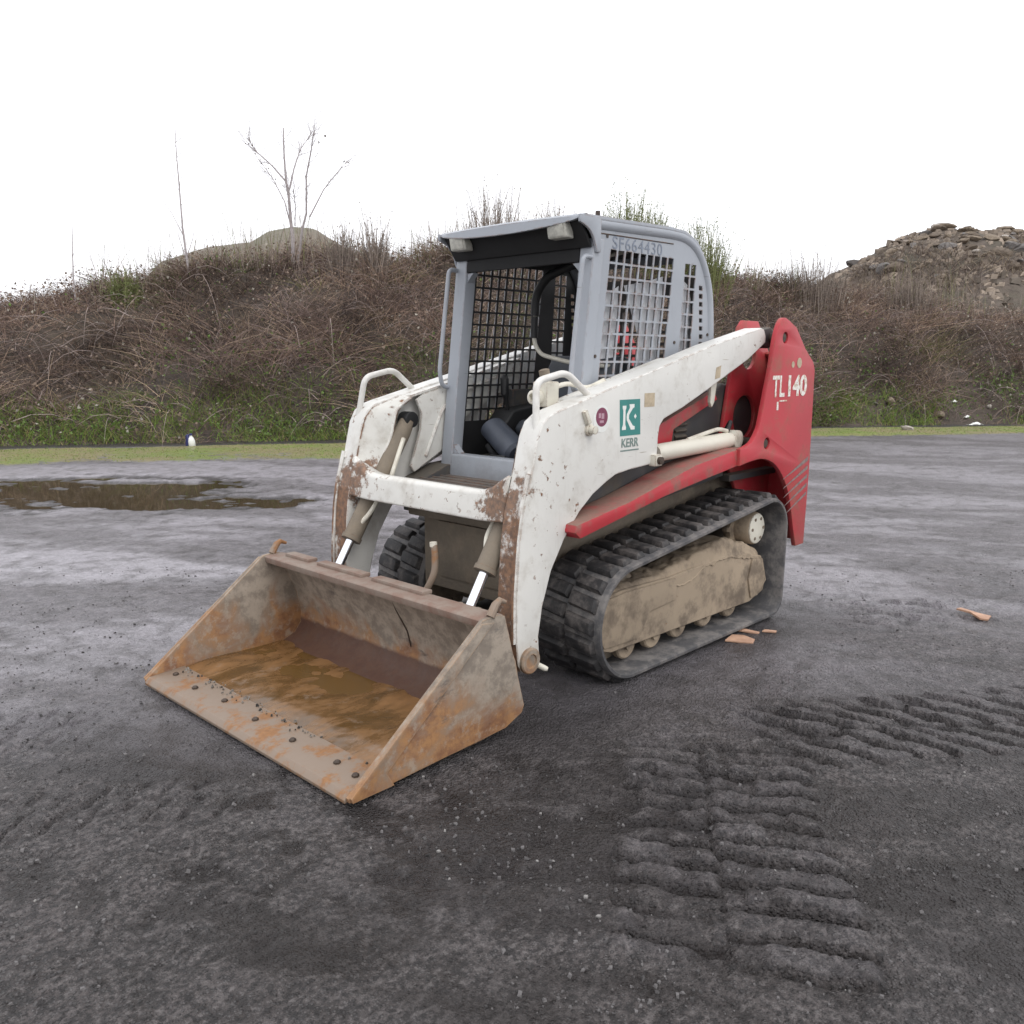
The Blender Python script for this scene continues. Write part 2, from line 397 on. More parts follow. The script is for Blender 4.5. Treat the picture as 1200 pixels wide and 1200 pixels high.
# bucket: scuffed steel, tan dust and orange rust
def bucket_mat(name, inside=False):
    k = NT(name); P = k.obj(); z = k.sep(P)[2]
    a = k.noise(2.6, 6, 0.62, P, 0.6); b = k.noise(11, 7, 0.7, P); c = k.noise(60, 4, 0.6, P)
    grey = k.mix(k.ramp(b, 0.4, 0.6), (0.19, 0.158, 0.128), (0.31, 0.262, 0.212))
    orange = k.mix(k.ramp(b, 0.38, 0.62), (0.34, 0.175, 0.072), (0.19, 0.083, 0.038))
    low = k.math('ADD', k.math('MULTIPLY', k.math('SUBTRACT', 0.33 if not inside else 0.27, z), 2.2), k.math('MULTIPLY', k.math('SUBTRACT', a, 0.5), 2.8))
    col = k.mix(k.ramp(low, -0.05, 0.55, 0, 0.95), grey, orange)
    col = k.mix(k.ramp(k.noise(18, 6, 0.7, P), 0.50, 0.66, 0, 0.55), col, (0.34, 0.29, 0.235))
    scr = k.noise(5, 7, 0.72, k.n('ShaderNodeMapping', 0, Vector=P, Scale=(0.6, 0.6, 1.5), Rotation=(0, 0.9, 0)))
    col = k.mix(k.ramp(scr, 0.60, 0.72, 0, 0.75), col, (0.055, 0.053, 0.055))
    col = k.mix(k.ramp(b, 0.62, 0.74, 0, 0.7), col, (0.11, 0.06, 0.035))
    if inside:
        wl = k.math('ADD', z, k.math('MULTIPLY', k.math('SUBTRACT', b, 0.5), 0.05))
        col = k.mix(k.ramp(wl, 0.175, 0.15, 0, 0.9), col, k.mix(c, (0.10, 0.045, 0.03), (0.055, 0.03, 0.024)))
    e = k.math('MULTIPLY', k.math('MULTIPLY', k.edges(0.012), 5.0), k.ramp(b, 0.35, 0.55), clamp=True)
    col = k.mix(e, col, (0.36, 0.22, 0.12))
    return k.done(col, k.mixf(b, 0.5, 0.85), k.bump(k.math('ADD', b, k.math('MULTIPLY', c, 0.4)), 0.25, 0.006))
M_BUCKET = bucket_mat('rusty_bucket_steel'); M_BUCKIN = bucket_mat('bucket_inside_steel', True)
k = NT('lip_steel'); P = k.obj(); b = k.noise(9, 7, 0.7, P)
M_LIP = k.done(k.mix(k.ramp(b, 0.35, 0.7), (0.25, 0.20, 0.165), (0.20, 0.12, 0.09)), 0.75, k.bump(b, 0.25, 0.006))
k = NT('cutting_edge_steel'); P = k.obj(); b = k.noise(7, 7, 0.7, P); c = k.noise(50, 4, 0.6, P)
M_EDGE = k.done(k.mix(k.ramp(b, 0.48, 0.62), (0.235, 0.178, 0.135), k.mix(c, (0.36, 0.175, 0.062), (0.15, 0.07, 0.034))), k.mixf(b, 0.4, 0.8), k.bump(b, 0.2, 0.005))
# wet mud in the bucket
k = NT('wet_rusty_mud'); P = k.obj(); mp = k.n('ShaderNodeMapping', 0, Vector=P, Scale=(1.0, 1.9, 1.0), Rotation=(0, 0, 0.5))
a = k.noise(2.6, 8, 0.68, mp, 0.3); b = k.noise(9, 7, 0.68, P); c = k.noise(70, 4, 0.6, P)
col = k.mix(k.ramp(a, 0.38, 0.64), (0.095, 0.050, 0.016), (0.25, 0.130, 0.052))
col = k.mix(k.ramp(b, 0.55, 0.72, 0, 0.7), col, (0.26, 0.19, 0.14)); col = k.mix(k.ramp(c, 0.62, 0.75, 0, 0.6), col, (0.04, 0.026, 0.016))
M_MUD = k.done(col, k.ramp(a, 0.38, 0.62, 0.14, 0.45), k.bump(k.math('ADD', b, k.math('MULTIPLY', c, 0.5)), 0.08, 0.004))
k = NT('rusty_water'); c = k.noise(3, 3, 0.5)
M_RWATER = k.done(k.mix(c, (0.105, 0.056, 0.016), (0.14, 0.078, 0.025)), 0.06, k.bump(k.noise(30, 3, 0.5), 0.03, 0.002))

# ground
k = NT('wet_gravel_ground'); P = k.n('ShaderNodeNewGeometry', 'Position'); msk = k.n('ShaderNodeSeparateColor', None, Color=k.attr('Col')).outputs
a = k.noise(0.8, 6, 0.6, P); b = k.noise(5.5, 7, 0.7, P); c = k.noise(48, 6, 0.72, P)
vor = k.n('ShaderNodeTexVoronoi', None, Vector=P, Scale=85.0, Randomness=1.0)
d_ = k.noise(19, 6, 0.7, P)
base = k.mix(k.ramp(b, 0.40, 0.60), (0.040, 0.032, 0.029), (0.098, 0.083, 0.079))
base = k.mix(k.ramp(d_, 0.50, 0.62, 0, 0.7), base, (0.165, 0.146, 0.141))
base = k.mix(k.ramp(d_, 0.48, 0.38, 0, 0.9), base, (0.020, 0.017, 0.016))
base = k.mix(k.ramp(a, 0.35, 0.7, 0, 0.4), base, (0.10, 0.093, 0.094))
stone = k.mix(k.n('ShaderNodeSeparateColor', None, Color=vor.outputs['Color']).outputs[0], (0.035, 0.033, 0.034), (0.21, 0.20, 0.20))
base = k.mix(k.math('MULTIPLY', k.ramp(vor.outputs['Distance'], 0.5, 0.2), 0.5), base, stone)
base = k.mix(k.ramp(c, 0.51, 0.57, 0, 0.85), base, (0.022, 0.0195, 0.019))
base = k.mix(k.ramp(c, 0.45, 0.39, 0, 0.5), base, (0.23, 0.21, 0.206))
wet = k.math('MULTIPLY', msk[1], k.ramp(b, 0.15, 0.5, 0.5, 1.0))  # real damp, plus shade painted under the machine and in tread grooves
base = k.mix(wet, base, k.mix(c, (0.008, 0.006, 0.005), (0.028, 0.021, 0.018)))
silt_sheen = k.math('MULTIPLY', msk[2], k.ramp(b, 0.36, 0.56, 0.5, 1.0))
base = k.mix(silt_sheen, base, k.mix(k.math('ADD', k.math('MULTIPLY', d_, 0.7), k.math('MULTIPLY', c, 0.3)), (0.10, 0.093, 0.105), (0.70, 0.655, 0.72)))  # pale silt, lightened further to paint the sky's sheen on wet ground
grs = k.ramp(k.math('ADD', msk[0], k.math('MULTIPLY', k.math('SUBTRACT', b, 0.5), 0.9)), 0.42, 0.62)
gc = k.mix(k.ramp(a, 0.38, 0.58), (0.25, 0.31, 0.075), (0.33, 0.285, 0.14)); gc = k.mix(k.ramp(c, 0.45, 0.75, 0, 0.7), gc, (0.10, 0.10, 0.04))
base = k.mix(grs, base, gc)
rgh = k.mixf(wet, k.ramp(b, 0.36, 0.62, 0.34, 0.7), 0.27); rgh = k.mixf(grs, rgh, 0.9)
hgt = k.math('ADD', k.math('MULTIPLY', c, 0.9), k.math('MULTIPLY', k.ramp(vor.outputs['Distance'], 0.6, 0.1), 0.6))
hgt = k.math('ADD', hgt, k.math('ADD', b, k.math('MULTIPLY', d_, 1.6)))
M_GROUND = k.done(base, rgh, k.bump(hgt, 1.0, 0.022), spec=0.45, Coat_Weight=k.math('MULTIPLY', silt_sheen, 0.6), Coat_Roughness=0.30)
k = NT('puddle_water')
M_PUDDLE = k.done((0.05, 0.038, 0.02), 0.045, k.bump(k.noise(5, 3, 0.5), 0.02, 0.01), spec=0.5)

def attr_mat(name, rough=0.85, trans=0.0, spec=0.3):
    k = NT(name); c = k.attr('Col')
    m = k.done(c, rough, spec=spec)
    if trans:
        t = k.n('ShaderNodeBsdfTranslucent', 0, Color=c); mx = k.n('ShaderNodeMixShader', None); mx.inputs[0].default_value = trans
        k.t.links.new(k.bsdf.outputs[0], mx.inputs[1]); k.t.links.new(t, mx.inputs[2]); k.t.links.new(mx.outputs[0], k.out.inputs['Surface'])
    return m
M_BRUSH = attr_mat('dry_brush', 0.85, 0.12)
M_LEAF = attr_mat('leaves', 0.6, 0.3)
M_PEBBLE = attr_mat('pebbles', 0.6)
k = NT('bank_soil'); P = k.n('ShaderNodeNewGeometry', 'Position'); a = k.noise(1.1, 6, 0.65, P); b = k.noise(9, 6, 0.7, P)
col = k.mix(k.ramp(a, 0.35, 0.65), (0.055, 0.043, 0.036), (0.085, 0.066, 0.05)); col = k.mix(k.ramp(b, 0.5, 0.7, 0, 0.8), col, (0.022, 0.018, 0.015))
M_SOIL = k.done(col, 0.95, k.bump(b, 0.8, 0.06))
k = NT('mound_earth'); P = k.n('ShaderNodeNewGeometry', 'Position'); a = k.noise(0.6, 6, 0.65, P); b = k.noise(5, 6, 0.7, P)
col = k.mix(k.ramp(a, 0.35, 0.65), (0.125, 0.098, 0.082), (0.095, 0.086, 0.064)); col = k.mix(k.ramp(b, 0.45, 0.70, 0, 0.85), col, (0.065, 0.052, 0.044))
M_MOUND = k.done(col, 0.95, k.bump(b, 0.8, 0.08))
k = NT('mound_gravel'); P = k.n('ShaderNodeNewGeometry', 'Position'); a = k.noise(0.5, 6, 0.65, P); b = k.noise(3, 6, 0.7, P)
col = k.mix(k.ramp(a, 0.35, 0.65), (0.20, 0.175, 0.145), (0.175, 0.165, 0.125)); col = k.mix(k.ramp(b, 0.45, 0.75, 0, 0.5), col, (0.08, 0.07, 0.055))
M_MOUND2 = k.done(col, 0.95, k.bump(b, 0.8, 0.08))
def rockmat(name, c1, c2):
    k = NT(name); a = k.noise(3.0, 6, 0.65); b = k.noise(24, 5, 0.7)
    return k.done(k.mix(k.ramp(k.math('ADD', a, k.math('MULTIPLY', k.math('SUBTRACT', b, .5), .5)), 0.3, 0.7), c1, c2), 0.85, k.bump(b, 0.5, 0.01))
M_ROCKS = [rockmat('tan_rock', (0.25, 0.20, 0.15), (0.14, 0.11, 0.08)), rockmat('grey_rock', (0.20, 0.185, 0.175), (0.11, 0.10, 0.095)),
           rockmat('brown_rock', (0.15, 0.115, 0.085), (0.085, 0.066, 0.05)), rockmat('pale_rock', (0.46, 0.42, 0.38), (0.30, 0.27, 0.24))]
M_BARK = simple('grey_bark', (0.44, 0.395, 0.395), 0.9, 0, 0.4, 20, 0.3)  # bark colour lightened to paint in the bright haze around the trees
# ------------------------------------------------------------------ ground
FT = [-40, -11.74, -9.39, -6.51, -3.05, 1.87, 7.42, 12.85, 17.6, 60]
FS = [13.5, 14.79, 15.8, 16.44, 17.14, 18.94, 20.89, 21.72, 22.32, 24.0]
def foot(t): return np.interp(t, FT, FS)

def tread_print(s, t, s0, t0, s1, t1, half, split, pitch, slant, seed):
    """raised mud pads left by a lugged tyre rolling from (s0,t0) to (s1,t1); returns (height, wetness with painted groove shade, pad tops)"""
    L = math.hypot(s1 - s0, t1 - t0); us, ut = (s1 - s0) / L, (t1 - t0) / L
    a = (s - s0) * us + (t - t0) * ut; c = (s - s0) * -ut + (t - t0) * us
    a = a + 0.03 * (fbm(s * 5, t * 5, seed, 3) - 0.5); c = c + 0.13 * (fbm(s * 1.8, t * 1.8, seed + 15, 3) - 0.5) + 0.035 * (fbm(s * 6 + 7, t * 6, seed + 1, 3) - 0.5)
    inside = sstep(-0.02, 0.05, a) * sstep(L + 0.05, L - 0.12, a) * sstep(half, half - 0.05, np.abs(c))
    sgn = np.where(c < split, -1.0, 1.0)
    ph = a + slant * (c - split) + np.where(c < split, pitch * 0.45, 0) + 0.05 * (fbm(s * 2.5, t * 2.5, seed + 5, 3) - 0.5)
    m = np.mod(ph, pitch) / pitch
    idx = np.floor(ph / pitch)
    amp = 0.55 + 0.9 * hsh(idx.astype(np.int64), (sgn > 0).astype(np.int64), seed)
    brk = sstep(0.60, 0.68, fbm(c * 7 + idx * 3.7, idx * 5.1 + 0 * c, seed + 17, 2))
    m = np.clip(m + 0.10 * (fbm(s * 22, t * 22, seed + 11, 3) - 0.5), 0, 1)
    pad = sstep(0.12, 0.22, m) * sstep(1.0, 0.93, m) * (0.6 + 0.4 * sstep(0.004, 0.022, np.abs(c - split)))
    rough = fbm(s * 16, t * 16, seed + 3, 3) - 0.5
    pad = pad * (1 - 0.45 * brk)
    amp = amp * (0.45 + 0.9 * fbm(s * 2.2, t * 2.2, seed + 8, 3))
    hgt = inside * amp * (0.040 * (pad - 0.55) + 0.022 * rough + 0.016 * (0.5 - m) * pad)
    wet = inside * np.clip(1.1 - pad * 1.25 + 0.7 * rough, 0, 1) * np.clip(amp * 1.6, 0, 1)  # damp grooves, darkened further as painted shade between the pads
    return hgt, wet, inside * pad * np.clip(amp, 0, 1) * (0.5 + 0.8 * fbm(s * 9, t * 9, seed + 21, 3))

def ground_fields(s, t):
    x, y = WA(s, t)
    near = sstep(14, 5, s)
    h = 0.035 * (fbm(x * 0.35, y * 0.35, 1, 3) - 0.5) + near * 0.022 * (fbm(x * 2.2, y * 2.2, 5, 4) - 0.5)
    h = h + sstep(9, 4, s) * (0.022 * (fbm(x * 9, y * 9, 9, 5, 0.65) - 0.5) + 0.020 * sstep(0.42, 0.7, fbm(x * 1.1, y * 1.1, 13, 3)) * (fbm(x * 6, y * 6, 15, 4, 0.6) - 0.5))
    # shallow wheel ruts that run across the yard
    rut = fbm(s * 2.6 + 0.22 * t, t * 0.35, 21, 4, 0.55) - 0.5
    h = h + near * 0.030 * rut
    wet = 0.85 * sstep(0.50, 0.66, fbm(s * 1.9 + 0.3 * t, t * 0.7, 31, 4, 0.6)) * sstep(4.9, 3.2, s + 0.12 * t)
    wet = np.maximum(wet, 0.6 * sstep(0.62, 0.7, fbm(s * 3.0, t * 0.8, 33, 4)) * sstep(9, 5, s))
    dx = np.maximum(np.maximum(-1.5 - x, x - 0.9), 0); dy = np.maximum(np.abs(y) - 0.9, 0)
    wet = np.maximum(wet, 0.9 * sstep(0.5, 0.0, np.hypot(dx, dy)))  # painted contact shadow: ground colour darkened beneath the machine
    prints = [(2.05, 0.60, 3.48, 0.86, 0.38, -0.07, 0.125, 0.06, 41), (3.50, 1.05, 3.90, 3.4, 0.36, 0.05, 0.17, -0.75, 51),
              (5.30, 1.62, 5.62, 4.4, 0.26, 0.0, 0.22, -1.6, 61),
                           (2.75, -2.2, 3.05, -0.9, 0.20, 0.0, 0.12, 0.4, 81), (3.3, -2.9, 3.75, -1.75, 0.22, 0.0, 0.11, 0.4, 91)]
    tops = np.zeros_like(s)
    for i, pr in enumerate(prints):
        ph, pw, pt = tread_print(s, t, *pr); k = 1.0 if i < 2 else 0.5
        h = h + ph * k; wet = np.maximum(wet * (1 - 0.7 * pt * k), pw * k); tops = np.maximum(tops, pt * k)
    churn = np.exp(-(((s - 2.75) / 0.75) ** 2 + ((t - 0.35) / 1.3) ** 2)) + 0.7 * np.exp(-(((s - 3.75) / 0.5) ** 2 + ((t - 2.2) / 1.2) ** 2)) + 0.8 * np.exp(-(((s - 2.6) / 0.5) ** 2 + ((t + 1.1) / 1.2) ** 2)) + 0.7 * np.exp(-(((s - 3.3 - 0.15 * t) / 0.28) ** 2 + ((t + 0.9) / 1.5) ** 2))
    lump = fbm(x * 7, y * 7, 171, 5, 0.62)
    h = h + churn * 0.036 * (lump - 0.5)
    wet = np.maximum(wet, churn * sstep(0.46, 0.34, lump) * 0.9)
    fleck = sstep(0.63, 0.70, fbm(s * 5.5 + 0.6 * t, t * 2.0, 175, 4, 0.6)) * sstep(3.5, 5, s) * sstep(13, 9, s)
    wet = np.maximum(wet, 0.75 * fleck); h = h - 0.012 * fleck
    # press the yard flat where the machine stands
    mx = np.maximum(np.maximum(-1.6 - x, x - 1.95), 0); my = np.maximum(np.abs(y) - 0.95, 0)
    fl = sstep(0.0, 0.5, np.hypot(mx, my))
    h = h * (0.12 + 0.88 * fl) - 0.006 * (1 - fl)
    # puddle hollow
    q = np.hypot((s - 10.25) / 1.35, (t + 5.15) / 2.45) + 1.9 * (fbm(s * 1.7, t * 0.75, 101, 6, 0.70) - 0.5)
    pud = sstep(1.15, 0.50, q)
    q2 = np.hypot((s - 9.7) / 0.45, (t + 5.9) / 1.1)
    h = np.where(s > 7.0, h * 0.3 + 0.022 - 0.052 * pud + 0.014 * (fbm(s * 5, t * 2.2, 105, 4, 0.6) - 0.5), h)
    h = np.where((s > 5.5) & (s <= 7.0), h * (1 - 0.7 * sstep(5.5, 7, s)) + 0.022 * sstep(5.5, 7, s), h)
    silt_sheen = (0.38 + 0.62 * sstep(0.36, 0.62, fbm(s * 1.5 + 0.3 * t, t * 0.6, 111, 5, 0.65))) * (0.05 + 0.95 * sstep(2.7, 6.6, s - 0.30 * np.minimum(t, 0.8) + 1.2 * (fbm(s * 0.9, t * 0.6, 115, 4) - 0.5))) * np.where(t > 0.8, 1 - 0.25 * sstep(0.8, 3, t), 1.0) * (1 - 0.35 * sstep(13.5, 17, s))  # paler with distance: sky sheen on wet gravel painted into the colour
    ring = sstep(0.15, 0.45, pud) * 0.9
    silt_sheen = np.maximum(silt_sheen, 0.12 * tops)
    silt_sheen = np.maximum(silt_sheen, sstep(2.4, 0.8, np.hypot((s - 12.0) / 0.7, (t + 5.6) / 2.0)) * 1.0)  # bright strip: sky reflected in a water film, painted as pale ground
    silt_sheen = silt_sheen * (1 - ring); wet = np.maximum(wet, ring * 0.8)
    f = foot(t)
    gl = sstep(f - 4.2, f - 2.6, s + 0.7 * (fbm(s, t * 0.4, 121, 3) - 0.5)) * np.where(t < 2, 1.0, 0.0) + \
        sstep(f - 3.4, f - 2.0, s + 0.7 * (fbm(s, t * 0.4, 121, 3) - 0.5)) * np.where(t >= 2, 1.0, 0.0)
    gl = gl * (0.55 + 0.9 * (fbm(s * 0.9, t * 0.45, 131, 4) - 0.2))
    gl = np.clip(gl, 0, 1) * sstep(f + 0.7, f - 0.2, s + 0.5 * (fbm(s * 2, t, 141, 3) - 0.5))
    soil = sstep(f - 1.0, f - 0.45, s + 0.4 * (fbm(s * 2, t * 0.8, 145, 3) - 0.5))
    gl = gl * (1 - 0.9 * soil); wet = np.maximum(wet, 0.45 * soil); silt_sheen = silt_sheen * (1 - soil)
    h = h + 0.02 * sstep(0.4, 0.8, gl)
    return h, gl, wet, silt_sheen

def ground_h(s, t):
    s = np.atleast_1d(np.asarray(s, float)); t = np.atleast_1d(np.asarray(t, float))
    return ground_fields(s, t)[0]

sv = [-300, -100, -40, -15, -6, -2, 0, 1.0, 1.5]
s_ = 1.75
while s_ < 9: sv.append(s_); s_ += 0.0105 * (s_ / 2.5) ** 1.45
while s_ < 26: sv.append(s_); s_ += 0.068 * (s_ / 9) ** 1.2
while s_ < 2500: sv.append(s_); s_ *= 1.25
tv = []; t_ = 0.0
while t_ < 2.4: tv.append(t_); t_ += 0.0125
while t_ < 14: tv.append(t_); t_ += 0.0125 * (t_ / 2.4) ** 1.6
while t_ < 2500: tv.append(t_); t_ *= 1.35
tv = np.array([-v for v in tv[:0:-1]] + tv); sv = np.array(sv)
S, T = np.meshgrid(sv, tv, indexing='ij')
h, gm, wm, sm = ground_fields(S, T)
far = sstep(40, 28, np.maximum(np.abs(S), np.abs(T)))
h = h * far
X, Y = WA(S, T)
V = np.stack([X, Y, h], -1).reshape(-1, 3)
ns, nt_ = S.shape
I = (np.arange(ns - 1)[:, None] * nt_ + np.arange(nt_ - 1)[None, :]).ravel()
F = np.stack([I, I + nt_, I + nt_ + 1, I + 1], -1)
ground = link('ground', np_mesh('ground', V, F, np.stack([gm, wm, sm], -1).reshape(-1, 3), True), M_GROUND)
tag(ground, 'dark wet gravel and mud yard with tyre prints', kind='structure')

# standing water: a level sheet, the yard's hollow gives it its shoreline
ou = [WP(10.25 + 2.2 * math.sin(a), -4.9 + 3.9 * math.cos(a), 0) for a in np.linspace(0, 2 * math.pi, 48, endpoint=False)]
me = bpy.data.meshes.new('puddle'); me.from_pydata([(a, b, -0.008) for a, b, c in ou], [], [list(range(48))])
tag(link('puddle', me, M_PUDDLE), 'brown rainwater puddle lying on the yard', kind='structure')

# ------------------------------------------------------------------ brush-covered bank
CT = [-40, -13.5, -11.65, -9.86, -7.98, -6.06, -4.1, -2.5, -0.85, 0.43, 2.24, 3.67, 5.72, 7.35, 8.93, 9.99, 12.75, 15.56, 18.37, 60]
CZ = [2.2, 2.87, 3.32, 3.85, 4.30, 4.55, 4.56, 4.5, 4.94, 5.16, 5.26, 5.19, 4.56, 4.33, 4.19, 4.14, 3.76, 3.29, 2.92, 2.5]
def bank_z(t, w):
    hc = np.interp(t, CT, CZ) - 0.75
    w = w + np.where(np.asarray(w) < 1.5, 1.0, 0.0) * 0.9 * (fbm(np.asarray(t) * 0.9, np.asarray(t) * 0 + 3.3, 221, 4) - 0.5) * sstep(1.5, 0.3, w)
    prof = 0.93 * sstep(-0.3, 5.2, w + 0.5 * (fbm(t * 0.6, w * 0.6, 201, 3) - 0.5)) + 0.07 * sstep(0, 1.2, w)
    z = hc * prof * (1 - 0.75 * sstep(6.5, 14, w))
    return z + 0.95 * sstep(0.3, 2, w) * (fbm(t * 0.7, w * 0.7, 211, 4) - 0.5) - 0.12 * sstep(0.2, -0.8, w)
tg = np.arange(-34, 40.1, 0.16); wg = np.concatenate([np.arange(-0.9, 8, 0.16), np.arange(8, 15, 0.5)])
TT, WW = np.meshgrid(tg, wg, indexing='ij'); SS = foot(TT) + WW
X, Y = WA(SS, TT); V = np.stack([X, Y, bank_z(TT, WW)], -1).reshape(-1, 3)
n1, n2 = TT.shape; I = (np.arange(n1 - 1)[:, None] * n2 + np.arange(n2 - 1)[None, :]).ravel()
F = np.stack([I, I + 1, I + n2 + 1, I + n2], -1)
tag(link('earth_bank', np_mesh('earth_bank', V, F, None, True), M_SOIL), 'long earth bank behind the yard', kind='structure')

def stems(base, d, L, droop, r, col, nseg=3, sides=3):
    """tapered tubes, one per row"""
    N = len(base); d = d / np.linalg.norm(d, axis=1, keepdims=True)
    ref = np.where(np.abs(d[:, 2:3]) > 0.8, np.array([[1.0, 0, 0]]), np.array([[0, 0, 1.0]]))
    u = np.cross(d, ref); u /= np.linalg.norm(u, axis=1, keepdims=True); v = np.cross(d, u)
    ang = RNG.uniform(0, 2 * np.pi, N); V = np.empty((N, nseg + 1, sides, 3))
    for k_ in range(nseg + 1):
        q = k_ / nseg; c = base + d * (L * q)[:, None] + droop * (L * q * q)[:, None]
        rr = r * (1 - 0.75 * q)
        for j in range(sides):
            a = ang + 2 * np.pi * j / sides
            V[:, k_, j] = c + rr[:, None] * (np.cos(a)[:, None] * u + np.sin(a)[:, None] * v)
    b0 = (np.arange(N) * (nseg + 1) * sides)[:, None]
    fs = []
    for k_ in range(nseg):
        for j in range(sides):
            j2 = (j + 1) % sides
            fs.append(np.stack([b0[:, 0] + k_ * sides + j, b0[:, 0] + k_ * sides + j2, b0[:, 0] + (k_ + 1) * sides + j2, b0[:, 0] + (k_ + 1) * sides + j], -1))
    return V.reshape(-1, 3), np.concatenate(fs), np.repeat(col, (nseg + 1) * sides, axis=0)

def leaves(c, size, col, up=0.3, aspect=1.7):
    """small folded leaves: two quads each"""
    N = len(c); a = RNG.normal(size=(N, 3)); a[:, 2] = a[:, 2] * 0.6 + up; a /= np.linalg.norm(a, axis=1, keepdims=True)
    b = np.cross(a, RNG.normal(size=(N, 3))); b /= np.linalg.norm(b, axis=1, keepdims=True); n = np.cross(a, b)
    L = size[:, None] * a * aspect; W_ = size[:, None] * b; H = size[:, None] * n * 0.35
    V = np.stack([c, c + L, c + 0.5 * L + W_ + H, c + 0.5 * L - W_ + H], 1).reshape(-1, 3)
    i = np.arange(N) * 4
    F = np.concatenate([np.stack([i, i + 2, i + 1], -1), np.stack([i, i + 1, i + 3], -1)])
    return V, F, np.repeat(col, 4, axis=0)

def merge(parts):
    Vs, Fs, Cs, o = [], [], [], 0
    for V, F, C in parts: Vs.append(V); Fs.append(F + o); Cs.append(C); o += len(V)
    return np.concatenate(Vs), np.concatenate(Fs), np.concatenate(Cs)

# tangled dead weeds and brambles, clump by clump
NC = 5400
ct = RNG.uniform(-20, 23, NC); cw = RNG.uniform(-0.15, 6.6, NC) ** 1.0
keep = (RNG.random(NC) < 0.25 + 0.75 * sstep(0.36, 0.50, fbm(ct * 1.1 + 5, cw * 1.3, 325, 4))) & ~((ct > 8.4) & (ct < 13.2) & (cw < 0.9) & (RNG.random(NC) < 0.85))
ct, cw = ct[keep], cw[keep]; NC = len(ct)
big = fbm(ct * 0.35, cw * 0.5, 301, 4); hue = fbm(ct * 0.5 + 40, cw * 0.7, 311, 4)
PAL = np.array([[0.240, 0.180, 0.142], [0.185, 0.145, 0.125], [0.290, 0.222, 0.160], [0.120, 0.088, 0.074], [0.215, 0.175, 0.155], [0.330, 0.268, 0.190]])
OLV = np.array([[0.150, 0.175, 0.065], [0.200, 0.200, 0.085], [0.115, 0.150, 0.052]])
ci = RNG.integers(0, len(PAL), NC)
ccol = PAL[ci] * (0.55 + 0.95 * sstep(0.32, 0.66, fbm(ct * 0.8 + 11, cw * 1.1, 321, 4)))[:, None] * (0.75 + 0.5 * RNG.random((NC, 1)))
gprob = sstep(0.47, 0.63, hue + 0.10 * sstep(2.2, 0.3, cw) + np.where((ct > 3) & (ct < 7) & (cw > 3), 0.08, 0)) * (0.2 + 0.8 * sstep(3.2, 1.4, cw))
isg = RNG.random(NC) < 0.40 * gprob
ccol[isg] = OLV[RNG.integers(0, 3, isg.sum())] * (0.8 + 0.5 * RNG.random((isg.sum(), 1)))
ch = (0.15 + 1.15 * big) * (0.7 + 0.6 * RNG.random(NC)) * (0.5 + 0.5 * sstep(-0.1, 1.0, cw))
PER = 24
N = NC * PER; idc = np.repeat(np.arange(NC), PER)
spread = 0.22 + 0.16 * RNG.random(N); aa = RNG.uniform(0, 2 * np.pi, N); rr = spread * np.sqrt(RNG.random(N)) * 1.3
t1 = ct[idc] + rr * np.cos(aa); w1 = cw[idc] + rr * np.sin(aa)
z1 = bank_z(t1, w1) - 0.03; x1, y1 = WA(foot(t1) + w1, t1)
lean = RNG.normal(size=(NC, 2))[idc] * 0.35 + RNG.normal(size=(N, 2)) * 0.62
d = np.stack([lean[:, 0], lean[:, 1], np.full(N, 0.9)], -1)
L = ch[idc] * (0.35 + 0.65 * RNG.random(N))
dr = np.stack([lean[:, 0] * 0.5, lean[:, 1] * 0.5, -0.45 * RNG.random(N) ** 1.5], -1)
col = ccol[idc] * np.array([[0.98, 0.91, 0.93]]) * (0.6 + 0.7 * RNG.random((N, 1)))
parts_s = [stems(np.stack([x1, y1, z1], -1), d, L, dr, 0.004 + 0.005 * RNG.random(N), col, 2, 3)]
# long arching bramble canes
N = 1900; t1 = RNG.uniform(-17, 19, N); w1 = RNG.uniform(0.3, 6.0, N); z1 = bank_z(t1, w1) + 0.1; x1, y1 = WA(foot(t1) + w1, t1)
a = RNG.uniform(0, 2 * np.pi, N); d = np.stack([np.cos(a), np.sin(a), 0.5 + 0.7 * RNG.random(N)], -1)
L = 0.8 + 1.3 * RNG.random(N); dr = np.stack([0 * a, 0 * a, -0.5 - 0.6 * RNG.random(N)], -1)
col = np.array([[0.29, 0.235, 0.215]]) * (0.6 + 0.8 * RNG.random((N, 1)))
parts_s.append(stems(np.stack([x1, y1, z1], -1), d, L, dr, 0.006 + 0.005 * RNG.random(N), col, 5, 3))
# tall thin weeds along the crest
N = 5200; t1 = RNG.uniform(-18, 20, N); w1 = 4.2 + 1.9 * RNG.random(N); dn = fbm(t1 * 1.6, w1 * 0, 331, 3); kp = RNG.random(N) < sstep(0.35, 0.65, dn)
t1, w1, dn = t1[kp], w1[kp], dn[kp]; N = len(t1); z1 = bank_z(t1, w1); x1, y1 = WA(foot(t1) + w1, t1)
d = np.stack([RNG.normal(size=N) * 0.14, RNG.normal(size=N) * 0.14, np.ones(N)], -1); L = (0.35 + 1.1 * RNG.random(N) ** 2.2) * (0.55 + 0.8 * dn)
col = np.where(RNG.random((N, 1)) < 0.25, np.array([[0.22, 0.23, 0.10]]), np.array([[0.30, 0.245, 0.205]])) * (0.7 + 0.6 * RNG.random((N, 1)))
parts_s.append(stems(np.stack([x1, y1, z1], -1), d, L, RNG.normal(size=(N, 3)) * 0.12, 0.006 + 0.005 * RNG.random(N), col, 3, 3))
BRUSH_PARTS = parts_s

